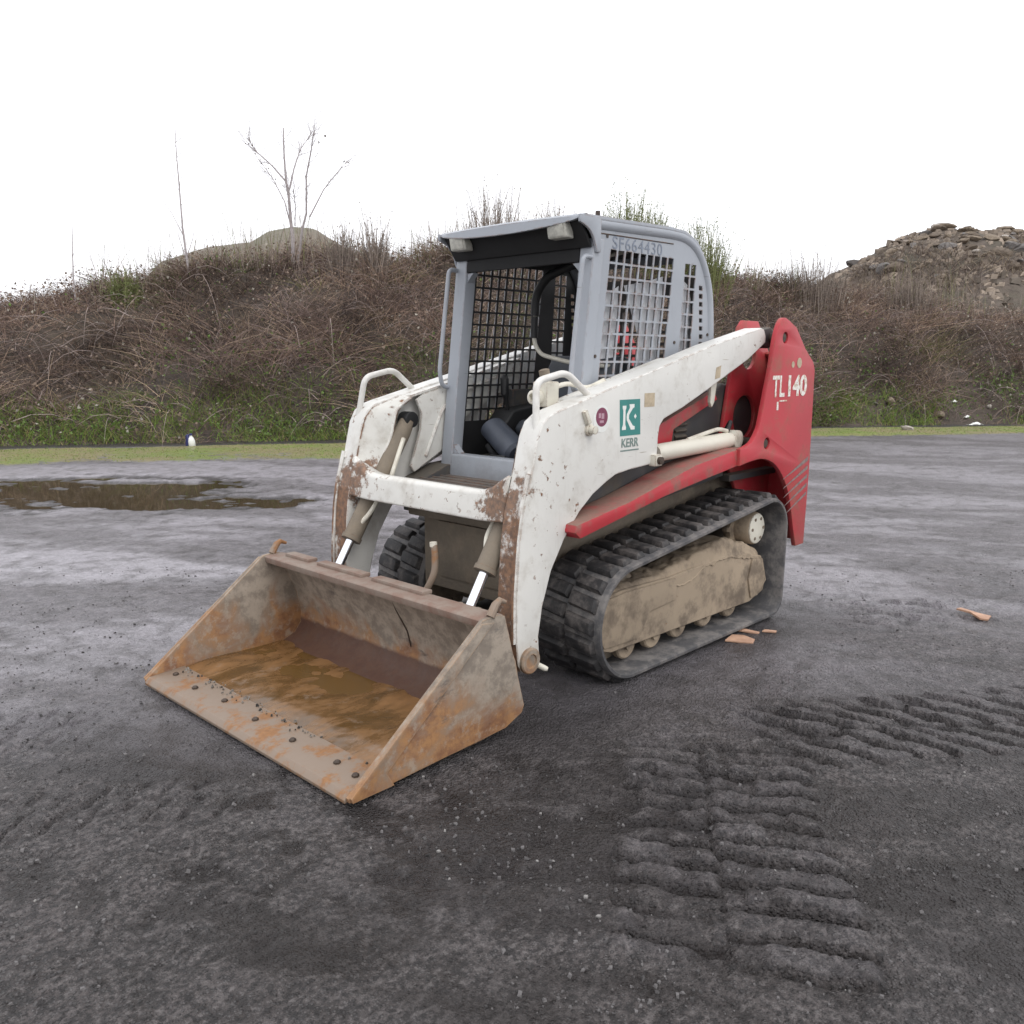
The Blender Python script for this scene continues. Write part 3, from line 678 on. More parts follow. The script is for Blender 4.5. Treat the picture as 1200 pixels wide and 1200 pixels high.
# leaves: withered ones in the tangle, green ones low down
N = 52000; t1 = RNG.uniform(-19, 22, N); w1 = RNG.uniform(-0.1, 6.3, N); g = fbm(t1 * 0.45 + 3, w1 * 0.8, 341, 4)
z1 = bank_z(t1, w1) + RNG.random(N) ** 1.3 * 0.55; x1, y1 = WA(foot(t1) + w1, t1)
gp = sstep(0.46, 0.62, g + 0.10 * sstep(2.4, 0.2, w1) + np.where(t1 < -2.5, 0.045, -0.01)) * (0.12 + 0.88 * sstep(3.0, 1.2, w1)); isg = RNG.random(N) < 0.85 * gp
z1 = np.where(isg, bank_z(t1, w1) + RNG.random(N) * 0.4, z1)
col = np.where(isg[:, None], np.array([[0.125, 0.190, 0.052]]), np.array([[0.24, 0.18, 0.14]])) * (0.5 + 0.9 * RNG.random((N, 1)))
pale = (RNG.random(N) < 0.05); col[pale] = np.array([0.42, 0.39, 0.33]) * (0.7 + 0.5 * RNG.random((pale.sum(), 1)))
kp = (isg | pale | (RNG.random(N) < 0.55)) & ~((t1 > 8.4) & (t1 < 13.2) & (w1 < 0.7) & (RNG.random(N) < 0.7))
Vl, Fl, Cl = leaves(np.stack([x1, y1, z1], -1)[kp], (0.016 + 0.028 * RNG.random(N))[kp], col[kp])
tag(link('bank_leaves', np_mesh('bank_leaves', Vl, Fl, Cl, False), M_LEAF), 'withered and green leaves scattered through the bank tangle', 'leaves', kind='stuff')

# grass at the foot of the bank and on the verge
N = 60000; t1 = RNG.uniform(-16, 19, N); w1 = -3.8 + 5.2 * RNG.random(N); s1 = foot(t1) + w1
h0, g0, _, _ = ground_fields(s1, t1)
pn = fbm(t1 * 0.7, w1 * 1.1, 351, 4); tall = sstep(-0.25, 0.25, w1)
gprob = np.where(w1 < -0.1, sstep(0.35, 0.75, g0) * 0.6, sstep(0.42, 0.58, pn + np.where((t1 < -3) | ((t1 > 5.8) & (t1 < 9.0)), 0.09, -0.03)) * sstep(1.6, 0.6, w1))
kp = RNG.random(N) < gprob; t1, w1, s1, h0, tall, pn = [q[kp] for q in (t1, w1, s1, h0, tall, pn)]; N = len(t1)
z1 = np.where(w1 > -0.3, np.maximum(bank_z(t1, w1), h0), h0) - 0.005; x1, y1 = WA(s1, t1)
d = np.stack([RNG.normal(size=N) * 0.4, RNG.normal(size=N) * 0.4, np.ones(N)], -1); L = (0.012 + 0.022 * RNG.random(N)) * (1 - tall) + tall * (0.12 + 0.3 * RNG.random(N))
gc = np.where(RNG.random((N, 1)) < 0.22, np.array([[0.30, 0.26, 0.11]]), np.array([[0.20, 0.29, 0.06]])) * (0.6 + 0.8 * RNG.random((N, 1)))
Vg, Fg, Cg = stems(np.stack([x1, y1, z1], -1), d, L, np.stack([d[:, 0] * 0.5, d[:, 1] * 0.5, -0.3 * RNG.random(N)], -1), 0.004 + 0.005 * RNG.random(N), gc, 2, 3)
tag(link('grass', np_mesh('grass', Vg, Fg, Cg, False), M_LEAF), 'short green grass along the foot of the bank', 'grass', kind='stuff')

# ------------------------------------------------------------------ mounds beyond the bank
def mound(name, mat, label, s0, ts, zs, depth, jag, seed, step=0.22):
    tg = np.arange(ts[0] - 4, ts[-1] + 4, step); wg = np.arange(-depth, depth + 0.01, step)
    TT, WW = np.meshgrid(tg, wg, indexing='ij')
    top = np.interp(TT, [ts[0] - 4] + list(ts) + [ts[-1] + 4], [0] + list(zs) + [0])
    z = top * (1 - sstep(0.0, 1.0, np.abs(WW) / depth)) ** 0.8 + jag * (fbm(TT * 0.9, WW * 0.9, seed, 5, 0.6) - 0.5) * 2
    X, Y = WA(s0 + WW, TT); n1, n2 = TT.shape; I = (np.arange(n1 - 1)[:, None] * n2 + np.arange(n2 - 1)[None, :]).ravel()
    o = link(name, np_mesh(name, np.stack([X, Y, z], -1).reshape(-1, 3), np.stack([I, I + 1, I + n2 + 1, I + n2], -1), None, True), mat)
    tag(o, label, kind='structure')
    return o, (lambda t, w: np.interp(t, [ts[0] - 4] + list(ts) + [ts[-1] + 4], [0] + list(zs) + [0]) * (1 - sstep(0, 1, np.abs(w) / depth)) ** 0.8 + jag * (fbm(np.asarray(t) * 0.9, np.asarray(w) * 0.9, seed, 5, 0.6) - 0.5) * 2)
mound('gravel_mound', M_MOUND2, 'smooth grassy gravel mound showing over the bank', 40, [-16.07, -15.26, -13.33, -11.42, -10.63, -9.68, -8.73, -7.99, -6.87], [4.9, 5.9, 6.52, 6.7, 7.17, 7.36, 7.25, 6.81, 6.15], 10, 0.06, 401)
rub, rub_z = mound('rubble_mound', M_MOUND, 'tall heap of earth and broken rock', 36, [12.08, 13.24, 14.4, 15.72, 16.72, 18.44, 20.49, 24.0, 28], [4.4, 5.1, 5.75, 6.4, 6.65, 6.6, 6.55, 6.2, 5.0], 13, 0.30, 411)

# brush creeping up the lower slope of the rubble
N = 16000; t1 = RNG.uniform(11.0, 25, N); w1 = RNG.uniform(-12.5, -2.0, N); kp = RNG.random(N) < sstep(0.40, 0.58, fbm(t1 * 0.6, w1 * 0.6, 371, 4) + 0.22 * sstep(-5.5, -10, w1) + 0.16 * sstep(16.5, 13.5, t1) - 0.10)
t1, w1 = t1[kp], w1[kp]; N = len(t1); x1, y1 = WA(36 + w1, t1); z1 = rub_z(t1, w1)
d = np.stack([RNG.normal(size=N) * 0.5, RNG.normal(size=N) * 0.5, np.ones(N)], -1); col = PAL[RNG.integers(0, 6, N)] * (0.5 + 0.7 * RNG.random((N, 1)))
BRUSH_PARTS.append(stems(np.stack([x1, y1, z1], -1), d, 0.25 + 0.55 * RNG.random(N), d * np.array([[0.4, 0.4, -0.3]]), 0.006 + 0.006 * RNG.random(N), col, 2, 3))
Vb, Fb, Cb = merge(BRUSH_PARTS)
tag(link('dead_brush', np_mesh('dead_brush', Vb, Fb, Cb, False), M_BRUSH), 'tangled brown dead weeds and brambles covering the bank', 'brush', kind='stuff')

def rock_mesh(seed, flat=0.7):
    rg = np.random.default_rng(seed); bm = bmesh.new(); bmesh.ops.create_icosphere(bm, subdivisions=2, radius=1.0)
    P = np.array([v.co[:] for v in bm.verts])
    for _ in range(9):      # chop with random planes for broken faces
        n = rg.normal(size=3); n /= np.linalg.norm(n); dd = 0.45 + 0.45 * rg.random(); q = P @ n; P = P - np.outer(np.maximum(q - dd, 0), n)
    P = P * np.array([1, 0.75 + 0.3 * rg.random(), flat]) + rg.normal(size=P.shape) * 0.018
    for v, c in zip(bm.verts, P): v.co = c
    me = bpy.data.meshes.new('stone'); bm.to_mesh(me); bm.free(); me.update(); return me
ROCKM = []
for i in range(12):
    me = rock_mesh(500 + i, 0.45 + 0.4 * (i % 3) / 2); me.materials.append(M_ROCKS[(0, 2, 1, 0, 2, 3, 2, 1, 0, 2, 0, 1)[i]]); ROCKM.append(me)
rg = random.Random(5)
for i in range(300):
    t1 = rg.uniform(13.6, 23.5); w1 = rg.uniform(-9.5, -0.2)
    if t1 < 17 and w1 < -5: continue
    z1 = float(rub_z(np.array([t1]), np.array([w1]))[0]); sz = rg.uniform(0.13, 0.32) * (1.5 if rg.random() < 0.15 else 1)
    o = link('stone', ROCKM[rg.randrange(12)], None, rub); o.location = WP(36 + w1, t1, z1 + sz * 0.15)
    o.rotation_euler = (rg.uniform(-.5, .5), rg.uniform(-.5, .5), rg.uniform(0, 6.3)); o.scale = (sz * rg.uniform(0.9, 1.6), sz, sz * rg.uniform(0.6, 1))
# finer rubble as one mass
N = 2600; t1 = RNG.uniform(12.5, 24.5, N); w1 = RNG.uniform(-10.5, 0.5, N); z1 = rub_z(t1, w1); x1, y1 = WA(36 + w1, t1)
base8 = np.array([[-1, -1, -1], [1, -1, -1], [1, 1, -1], [-1, 1, -1], [-.6, -.7, 1], [.7, -.6, 1], [.6, .7, 1], [-.7, .6, 1]], float)
cubeF = np.array([[0, 3, 2, 1], [4, 5, 6, 7], [0, 1, 5, 4], [1, 2, 6, 5], [2, 3, 7, 6], [3, 0, 4, 7]])
def pebbles(c, size, col, flat=0.6):
    N = len(c); a = RNG.uniform(0, 6.28, N); P = base8[None] * (1 + 0.3 * RNG.normal(size=(N, 8, 3))) * size[:, None, None] * np.array([1, 0.8, flat])
    x = P[..., 0] * np.cos(a)[:, None] - P[..., 1] * np.sin(a)[:, None]; y = P[..., 0] * np.sin(a)[:, None] + P[..., 1] * np.cos(a)[:, None]
    P = np.stack([x, y, P[..., 2]], -1) + c[:, None, :]
    return P.reshape(-1, 3), (cubeF[None] + 8 * np.arange(N)[:, None, None]).reshape(-1, 4), np.repeat(col, 8, axis=0)
V, F, C_ = pebbles(np.stack([x1, y1, z1], -1), 0.05 + 0.11 * RNG.random(N) ** 2, np.array([[0.24, 0.195, 0.155]]) * (0.4 + 1.1 * RNG.random((N, 1))))
o = link('fine_rubble', np_mesh('fine_rubble', V, F, C_, False), M_PEBBLE, rub); o['kind'] = 'stuff'

# ------------------------------------------------------------------ gravel lying on the yard
N = 9000; s1 = 1.9 + 4.6 * RNG.random(N) ** 1.3; t1 = RNG.uniform(-0.66, 0.66, N) * s1
x1, y1 = WA(s1, t1); dn = fbm(x1 * 1.3, y1 * 1.3, 361, 4); kp = RNG.random(N) < sstep(0.35, 0.65, dn)
s1, t1, x1, y1 = s1[kp], t1[kp], x1[kp], y1[kp]; N = len(s1)
z1 = ground_h(s1, t1); sz = 0.002 + 0.0060 * RNG.random(N) ** 3.5
cc = np.array([[0.10, 0.094, 0.094]]) * (0.3 + 1.2 * RNG.random((N, 1))); lt = RNG.random(N) < 0.015; cc[lt] = np.array([0.26, 0.25, 0.24])
V, F, C_ = pebbles(np.stack([x1, y1, z1 + sz * 0.2], -1), sz, cc, 0.65)
tag(link('yard_gravel', np_mesh('yard_gravel', V, F, C_, False), M_PEBBLE), 'loose gravel strewn over the wet yard', 'gravel', kind='stuff')
# ------------------------------------------------------------------ compact track loader (x forward, y to its left, z up)
L0 = empty('track_loader', (0, 0, 0))
tag(L0, 'white and red compact track loader with blue-grey cab and rusty bucket', 'track loader')
def part(mb, name, mat, bevel=0.004, parent=None, seg=2, smooth=35, ang=28, label=None):
    o = mb.build(name, mat, parent or L0, bevel, seg, smooth, ang)
    if label: o['label'] = label
    return o

# ---- crawler tracks
def hull_path(circles, n=900):
    P = np.array([(cx + r * math.cos(a), cz + r * math.sin(a)) for cx, cz, r in circles for a in np.linspace(0, 2 * math.pi, 96, endpoint=False)])
    P = P[np.lexsort((P[:, 1], P[:, 0]))]
    def half(Q):
        o = []
        for p in Q:
            while len(o) >= 2 and (o[-1][0] - o[-2][0]) * (p[1] - o[-2][1]) - (o[-1][1] - o[-2][1]) * (p[0] - o[-2][0]) <= 0: o.pop()
            o.append(tuple(p))
        return o
    H = half(P)[:-1] + half(P[::-1])[:-1]
    H = np.array(H[::-1])                       # clockwise in x-z: the top run goes +x
    H = np.vstack([H, H[:1]]); L = np.r_[0, np.cumsum(np.hypot(*np.diff(H, axis=0).T))]
    u = np.linspace(0, L[-1], n, endpoint=False)
    return np.stack([np.interp(u, L, H[:, 0]), np.interp(u, L, H[:, 1])], -1), L[-1]
CIRC = [(0.115, 0.310, 0.325), (-1.285, 0.565, 0.24), (-1.36, 0.135, 0.15)]
PATH, PLEN = hull_path(CIRC)
tan = np.roll(PATH, -1, 0) - np.roll(PATH, 1, 0); 
for _ in range(6): tan = (np.roll(tan, 1, 0) + tan + np.roll(tan, -1, 0)) / 3
tan /= np.linalg.norm(tan, axis=1, keepdims=True); nor = np.stack([-tan[:, 1], tan[:, 0]], -1)
LUG_H, BELT = 0.030, 0.030
def lug_mesh():
    mb = MB(); bot = [(-0.044, -0.090), (0.040, -0.090), (0.040, 0.090), (-0.040, 0.090)]; top = [(-0.032, -0.076), (0.026, -0.080), (0.030, 0.078), (-0.028, 0.074)]
    A = [mb.bm.verts.new((x + 0.12 * y, y, -0.004)) for x, y in bot]; B = [mb.bm.verts.new((x + 0.12 * y, y, LUG_H)) for x, y in top]
    mb._face(A[::-1]); mb._face(B)
    for i in range(4): mb._face([A[i], A[(i + 1) % 4], B[(i + 1) % 4], B[i]])
    return mb.mesh('tread_lug', 0.010, 2)
LUG = lug_mesh(); LUG.materials.append(M_LUG)
def guide_mesh():
    mb = MB(); mb.prism([(-0.03, -0.03), (0.03, -0.03), (0.018, 0.03), (-0.018, 0.03)], -0.02, 0.02, 'y'); return mb.mesh('guide_lug', 0.004, 1)
GUIDE = guide_mesh(); GUIDE.materials.append(M_TAN)

def make_track(sg):
    yc = 0.65 * sg; hw = 0.21; n = 300; st_ = len(PATH) // n
    P = PATH[::st_]; Nn = nor[::st_]
    prof = [(-hw, LUG_H + 0.008), (-hw + 0.012, LUG_H), (hw - 0.012, LUG_H), (hw, LUG_H + 0.008), (hw, LUG_H + BELT - 0.008), (hw - 0.01, LUG_H + BELT), (-hw + 0.01, LUG_H + BELT), (-hw, LUG_H + BELT - 0.008)]
    k_ = len(prof); V = []
    for (px, pz), (nx, nz) in zip(P, Nn):
        for y, off in prof: V.append((px - nx * off, yc + y, pz - nz * off))
    F = [(i * k_ + j, i * k_ + (j + 1) % k_, ((i + 1) % len(P)) * k_ + (j + 1) % k_, ((i + 1) % len(P)) * k_ + j) for i in range(len(P)) for j in range(k_)]
    me = np_mesh('crawler_track', np.array(V), np.array(F), None, True)
    bm = bmesh.new(); bm.from_mesh(me); bmesh.ops.recalc_face_normals(bm, faces=bm.faces); bm.to_mesh(me); bm.free(); me.set_sharp_from_angle(angle=R(40))
    belt = link('crawler_track', me, M_RUBBER, L0)
    NL = 44
    for row, yo in ((0, 0.090), (1, -0.095)):
        for i in range(NL):
            q = ((i + 0.5 * row) / NL * len(PATH)) % len(PATH); a = int(q)
            p = PATH[a]; t_ = tan[a]; nn = nor[a]; o = link('tread_lug', LUG, None, belt)
            m = Matrix.Identity(4); side = 1 if yo > 0 else -1
            m.col[0] = (t_[0], 0, t_[1], 0); m.col[1] = (0, 1, 0, 0); m.col[2] = (nn[0], 0, nn[1], 0)
            m.col[3] = (p[0] - nn[0] * (LUG_H + 0.001), yc + yo, p[1] - nn[1] * (LUG_H + 0.001), 1)
            o.matrix_local = m @ Matrix.Rotation(0.0 if side * sg > 0 else math.pi, 4, 'Z')
    for i in range(0, 44):
        a = int(i / 44 * len(PATH)); p = PATH[a]
        if not (p[0] > 0.12 and p[1] < 0.45): continue
        nn = nor[a]; t_ = tan[a]; o = link('guide_lug', GUIDE, None, belt); m = Matrix.Identity(4)
        m.col[0] = (t_[0], 0, t_[1], 0); m.col[1] = (0, 1, 0, 0); m.col[2] = (-nn[0], 0, -nn[1], 0); off = LUG_H + BELT + 0.026
        m.col[3] = (p[0] - nn[0] * off, yc + 0.02 * sg, p[1] - nn[1] * off, 1); o.matrix_local = m
    # track frame caked with tan mud
    ya, yb = sorted((0.56 * sg, 0.775 * sg))
    fr = MB().prism([(0.31, 0.44), (0.345, 0.38), (0.345, 0.26), (0.30, 0.175), (0.20, 0.145), (-1.20, 0.125), (-1.37, 0.165), (-1.40, 0.24), (-1.33, 0.40), (-1.18, 0.435), (-0.9, 0.47), (-0.3, 0.445), (0.1, 0.455)], ya, yb)
    frame = part(fr, 'track_frame', M_TAN, 0.012, seg=3)
    # raised cover plate and its seams
    pa, pb = sorted((0.772 * sg, 0.787 * sg))
    part(MB().prism([(0.30, 0.43), (0.325, 0.36), (0.315, 0.25), (0.27, 0.185), (-0.02, 0.175), (-0.12, 0.30), (-0.36, 0.315), (-0.36, 0.435), (0.1, 0.443)], pa, pb), 'cover_plate', M_TAN, 0.005, frame)
    part(MB().prism([(-1.28, 0.155), (-1.385, 0.235), (-1.325, 0.385), (-1.2, 0.40), (-1.16, 0.28), (-1.2, 0.155)], pa, pb), 'rear_cover', M_TAN, 0.006, frame)
    # crust of mud and weeds along the top of the frame
    gx = np.linspace(0.20, -1.32, 150); gy = np.linspace(ya + 0.01, yb + 0.006 * sg, 22); GX, GY = np.meshgrid(gx, gy, indexing='ij')
    ztop = np.interp(-GX, [-0.3, -0.1, 0.3, 0.6, 0.9, 1.18, 1.33], [0.455, 0.468, 0.468, 0.51, 0.565, 0.49, 0.42])
    GZ = ztop + 0.050 * (fbm(GX * 15, GY * 15, 601, 5, 0.66) - 0.42) - 0.10 * sstep(0.72, 1.02, np.abs(np.abs(GY) - 0.667) / 0.107) * (0.6 + 0.8 * fbm(GX * 9, GY * 3, 605, 3))
    i1, i2 = GX.shape; I = (np.arange(i1 - 1)[:, None] * i2 + np.arange(i2 - 1)[None, :]).ravel()
    cr = link('mud_crust', np_mesh('mud_crust', np.stack([GX, GY, GZ], -1).reshape(-1, 3), np.stack([I, I + 1, I + i2 + 1, I + i2], -1), None, True), M_TAN, frame); cr['kind'] = 'stuff'
    for x in (0.02, -0.22, -0.47, -0.75, -1.03):
        mb = MB().lathe([(0.03, 0), (0.03, 0.02), (0.075, 0.022), (0.082, 0.03), (0.082, 0.06), (0.055, 0.065), (0.055, 0.13), (0.082, 0.135), (0.082, 0.165), (0.075, 0.17), (0.03, 0.172), (0.03, 0.185)], (x, 0.760 * sg, 0.143), (0, -sg, 0), 28)
        part(mb, 'track_roller', M_TAN, 0, frame)
    # front idler, drive sprocket, final drive
    mb = MB().lathe([(0.05, 0), (0.05, 0.03), (0.18, 0.04), (0.20, 0.05), (0.262, 0.06), (0.262, 0.10), (0.20, 0.11), (0.05, 0.13), (0.05, 0.16)], (0.115, 0.73 * sg, 0.325), (0, -sg, 0), 40)
    part(mb, 'idler_wheel', M_FRAME, 0)
    prof = []
    for i in range(13):
        for da, rr in ((-0.5, 0.145), (-0.22, 0.150), (-0.12, 0.185), (0.12, 0.185), (0.22, 0.150)):
            a = 2 * math.pi * (i + da) / 13; prof.append((-1.285 + rr * math.cos(a), 0.575 + rr * math.sin(a)))
    spr = part(MB().prism(prof, *sorted((0.62 * sg, 0.655 * sg))), 'drive_sprocket', M_TAN, 0.004)
    part(MB().lathe([(0.135, 0), (0.135, 0.03), (0.105, 0.04), (0.102, 0.14), (0.096, 0.15)], (-1.285, 0.60 * sg, 0.575), (0, sg, 0), 36), 'final_drive', M_TAN, 0, spr)
    part(MB().lathe([(0.094, 0), (0.094, 0.006), (0.085, 0.012), (0.02, 0.013)], (-1.285, 0.7505 * sg, 0.575), (0, sg, 0), 36), 'hub_cap', M_WHITE2, 0, spr)
    for a in range(6):
        part(MB().lathe([(0.010, 0), (0.010, 0.006)], (-1.285 + 0.068 * math.cos(a * 1.047), 0.762 * sg, 0.575 + 0.068 * math.sin(a * 1.047)), (0, sg, 0), 6), 'bolt', M_FRAME, 0, spr)
    return belt
make_track(1); make_track(-1)

# ---- chassis
part(MB().prism([(0.40, 0.33), (0.40, 0.80), (0.30, 0.935), (-1.05, 0.935), (-1.80, 0.90), (-1.80, 0.42), (-1.55, 0.30)], -0.425, 0.425), 'chassis', M_FRAME, 0.012)
part(MB().prism([(0.395, 0.735), (0.50, 0.745), (0.505, 0.775), (0.48, 0.855), (0.395, 0.865)], -0.44, 0.44), 'front_beam', M_FRAME, 0.008)
part(MB().prism([(0.40, 0.40), (0.415, 0.40), (0.425, 0.72), (0.40, 0.72)], -0.28, 0.40), 'belly_plate', M_FRAME, 0.006)
for yy in (-0.33, -0.10, 0.13, 0.36):
    part(MB().lathe([(0.014, 0), (0.014, 0.008), (0.010, 0.012)], (0.468, yy, 0.80), (1, 0, 0), 6), 'bolt', M_BOLT, 0)
deck = part(MB().prism([(0.66, 0.895), (0.66, 0.925), (0.20, 0.945), (0.20, 0.915)], -0.50, 0.50), 'step_deck', M_DECK, 0.004)
for i in range(7):
    x = 0.63 - i * 0.06
    part(MB().obox((x, 0, 0.9265 + (0.66 - x) * 0.0435), (0.008, 0, 0), (0, 0.46, 0), (0, 0, 0.0045)), 'tread_bar', M_DECK, 0.002, deck)

for sg in (1, -1):
    # inner fender above the track
    part(MB().prism([(0.42, 0.74), (0.42, 0.93), (0.22, 1.0), (-0.5, 1.06), (-1.15, 1.07), (-1.15, 0.90)], *sorted((0.42 * sg, 0.585 * sg))), 'inner_fender', M_DKGREY, 0.008)
    # long sloping red side rail
    part(MB().prism([(0.46, 0.772), (0.50, 0.805), (0.49, 0.84), (0.076, 0.905), (-0.513, 1.035), (-0.95, 1.09), (-1.10, 1.09), (-1.10, 1.008), (-0.65, 0.952), (-0.22, 0.895)], *sorted((0.592 * sg, 0.778 * sg))), 'side_rail', M_REDRAIL, 0.008)
    # red lift tower: outer plate, inner plate, back
    front = spline([(-0.96, 1.093), (-1.083, 1.122), (-1.155, 1.185), (-1.183, 1.241), (-1.229, 1.396), (-1.275, 1.547), (-1.310, 1.712), (-1.345, 1.80), (-1.385, 1.845), (-1.43, 1.853), (-1.475, 1.84)], 5)
    rear = [(-1.58, 1.80), (-1.713, 1.676), (-1.84, 1.59), (-1.868, 1.54), (-1.875, 0.9), (-1.855, 0.40), (-1.74, 0.40)]
    arch = spline([(-1.70, 0.50), (-1.62, 0.72), (-1.535, 0.85), (-1.407, 0.962), (-1.249, 1.013), (-1.10, 1.012), (-0.96, 0.995)], 5)
    op = plate_mesh('tower_plate', [front + rear + arch, circ(-1.44, 1.735, 0.034, 20), circ(-1.275, 1.105, 0.036, 20)], 0.03, 0.004, XZ(0.784 * sg))
    tower = link('tower_plate', op, M_RED, L0)
    ip = [(-1.19, 1.08), (-1.22, 1.20), (-1.262, 1.40), (-1.32, 1.64), (-1.36, 1.80), (-1.41, 1.845), (-1.60, 1.845), (-1.84, 1.56), (-1.86, 0.9), (-1.84, 0.5), (-1.6, 0.5), (-1.3, 0.95)]
    link('inner_tower_plate', plate_mesh('inner_tower_plate', [ip, circ(-1.475, 1.246, 0.135, 36), circ(-1.50, 1.63, 0.085, 28)], 0.025, 0.004, XZ(0.515 * sg)), M_RED, L0)
    part(MB().prism([(-1.845, 0.42), (-1.868, 0.42), (-1.868, 1.53), (-1.72, 1.655), (-1.705, 1.64), (-1.845, 1.52)], *sorted((0.5275 * sg, 0.769 * sg))), 'tower_back', M_RED, 0.004)
    part(MB().box((-1.80, min(0.528 * sg, 0.60 * sg), 0.86), (-1.20, max(0.528 * sg, 0.60 * sg), 0.90)), 'tower_floor', M_DKGREY, 0.004)
    # pivot pins
    for (px, pz) in ((-1.44, 1.735), (-1.275, 1.105)):
        part(MB().lathe([(0.030, 0), (0.030, 0.285), (0.024, 0.292), (0.010, 0.293)], (px, 0.50 * sg, pz), (0, sg, 0), 20), 'pivot_pin', M_BOLT, 0)
    part(MB().prism([(-1.66, 1.735), (-1.70, 1.745), (-1.735, 1.70), (-1.72, 1.68)], *sorted((0.70 * sg, 0.768 * sg))), 'tower_stop', M_WHITE2, 0.004)
    # red brace and grey engine side with louvres behind the arm
    part(MB().prism([(-0.42, 1.11), (-0.46, 1.25), (-1.02, 1.42), (-1.06, 1.37), (-0.60, 1.215), (-0.58, 1.11)], *sorted((0.53 * sg, 0.575 * sg))), 'red_brace', M_REDRAIL, 0.005)
    es = part(MB().box((-1.215, min(0.44 * sg, 0.50 * sg), 0.95), (-0.35, max(0.44 * sg, 0.50 * sg), 1.42)), 'engine_side', M_DKGREY, 0.008)
    for i in range(5):
        part(MB().obox((-0.78, 0.505 * sg, 1.09 + i * 0.035), (0.06, 0, 0), (0, 0.008, -0.006), (0, 0.003, 0.005)), 'louvre', M_DKGREY, 0.0015, es)
    # lift cylinder with its hoses
    y = 0.655 * sg
    cyl = part(MB().tube([(-0.30, y, 1.108), (-0.33, y, 1.11), (-1.05, y, 1.130), (-1.08, y, 1.131)], [0.043, 0.048, 0.048, 0.044], 24), 'lift_cylinder', M_WHITE2, 0)
    part(MB().lathe([(0.055, 0), (0.055, 0.07)], (-1.13, y - 0.035, 1.132), (0, 1, 0), 24), 'cylinder_eye', M_WHITE2, 0.004, cyl)
    part(MB().tube(rounded([(-1.05, y, 1.185), (-0.95, y, 1.205), (-0.75, y - 0.01 * sg, 1.175), (-0.62, y, 1.16)], 0.05), 0.012, 10), 'oil_pipe', M_WHITE2, 0, cyl)
    part(MB().tube(rounded([(-1.05, y, 1.18), (-1.15, y - 0.03 * sg, 1.25), (-1.18, y - 0.1 * sg, 1.15), (-1.2, y - 0.13 * sg, 1.0)], 0.06), 0.014, 10), 'hose', M_HOSE, 0, cyl)

# decals on the visible tower plate
YT = 0.8005
TM = lambda x, z: Matrix(((-1, 0, 0, x), (0, 0, 1, YT), (0, 1, 0, z), (0, 0, 0, 1)))
link('lettering', text_mesh('lettering', 'TL', 0.178, TM(-1.382, 1.438), bold=0.004, sx=0.80), M_LETTER, L0)['label'] = 'worn white letters TL'
link('lettering', text_mesh('lettering', '140', 0.172, TM(-1.618, 1.438), bold=0.006, sx=1.10), M_LETTER, L0)['label'] = 'worn white number 140'
for i, (w_, zz) in enumerate(((0.022, 1.352), (0.10, 1.360))):
    part(MB().box((-1.37 - w_ - 0.03 * i, YT - 0.0005, zz - (0.05 if i == 0 else 0.008)), (-1.37 - 0.03 * i, YT + 0.0005, zz)), 'faded_lettering', M_LETTER, 0)
for i in range(5):
    z0 = 0.985 - i * 0.058; x0 = -1.845; x1 = -1.50 - i * 0.012
    part(MB().prism([(x0, z0), (x1 - 0.02, z0 - 0.115), (x1, z0 - 0.125), (x0, z0 - 0.030 + 0.002 * i)], YT - 0.0005, YT + 0.0005), 'stripe', M_STRIPE, 0)
part(MB().prism(circ(-1.64, 1.585, 0.032, 14), YT - 0.0005, YT + 0.0005), 'faded_badge', M_DECALT, 0)
part(MB().prism(circ(-1.555, 1.575, 0.020, 12), YT - 0.0005, YT + 0.0005), 'faded_badge', M_DECALT, 0)

# engine hood and rear door between the towers
part(MB().prism([(-1.115, 0.94), (-1.115, 1.40), (-1.25, 1.46), (-1.74, 1.42), (-1.82, 1.30), (-1.82, 0.94)], -0.495, 0.495), 'engine_hood', M_DKGREY, 0.02, seg=3)
rd = part(MB().prism([(-1.825, 0.45), (-1.89, 0.50), (-1.90, 1.30), (-1.83, 1.38)], -0.49, 0.49), 'rear_door', M_RED, 0.015)
for i in range(8): part(MB().obox((-1.905, 0, 0.75 + i * 0.06), (0.006, 0, 0), (0, 0.30, 0), (0, 0, 0.015)), 'grille_slat', M_DKGREY, 0.003, rd)
for sg in (1, -1): part(MB().box((-1.915, 0.36 * sg - 0.05, 1.24), (-1.885, 0.36 * sg + 0.05, 1.30)), 'tail_lamp', M_DECALR, 0.006, rd)

# ---- loader arms
ARM = [(0.815, 0.225), (0.828, 0.33), (0.828, 0.546), (0.815, 0.724), (0.806, 0.817), (0.785, 0.930), (0.735, 1.085), (0.690, 1.262), (0.655, 1.325), (0.60, 1.358), (0.545, 1.374), (0.314, 1.429),
       (0.204, 1.458), (-0.052, 1.517), (-0.260, 1.566), (-0.754, 1.684), (-1.30, 1.792), (-1.335, 1.785), (-1.36, 1.745), (-1.36, 1.705), (-1.162, 1.606), (-0.684, 1.424), (-0.474, 1.348), (-0.300, 1.296), (-0.262, 1.26), (-0.25, 1.20), (-0.245, 1.09), (-0.22, 1.066), (0.0, 1.052), (0.11, 1.038),
       (0.182, 1.010), (0.29, 0.958), (0.390, 0.885), (0.501, 0.766), (0.591, 0.630), (0.650, 0.470), (0.676, 0.334), (0.668, 0.236), (0.69, 0.185), (0.745, 0.165), (0.79, 0.182)]
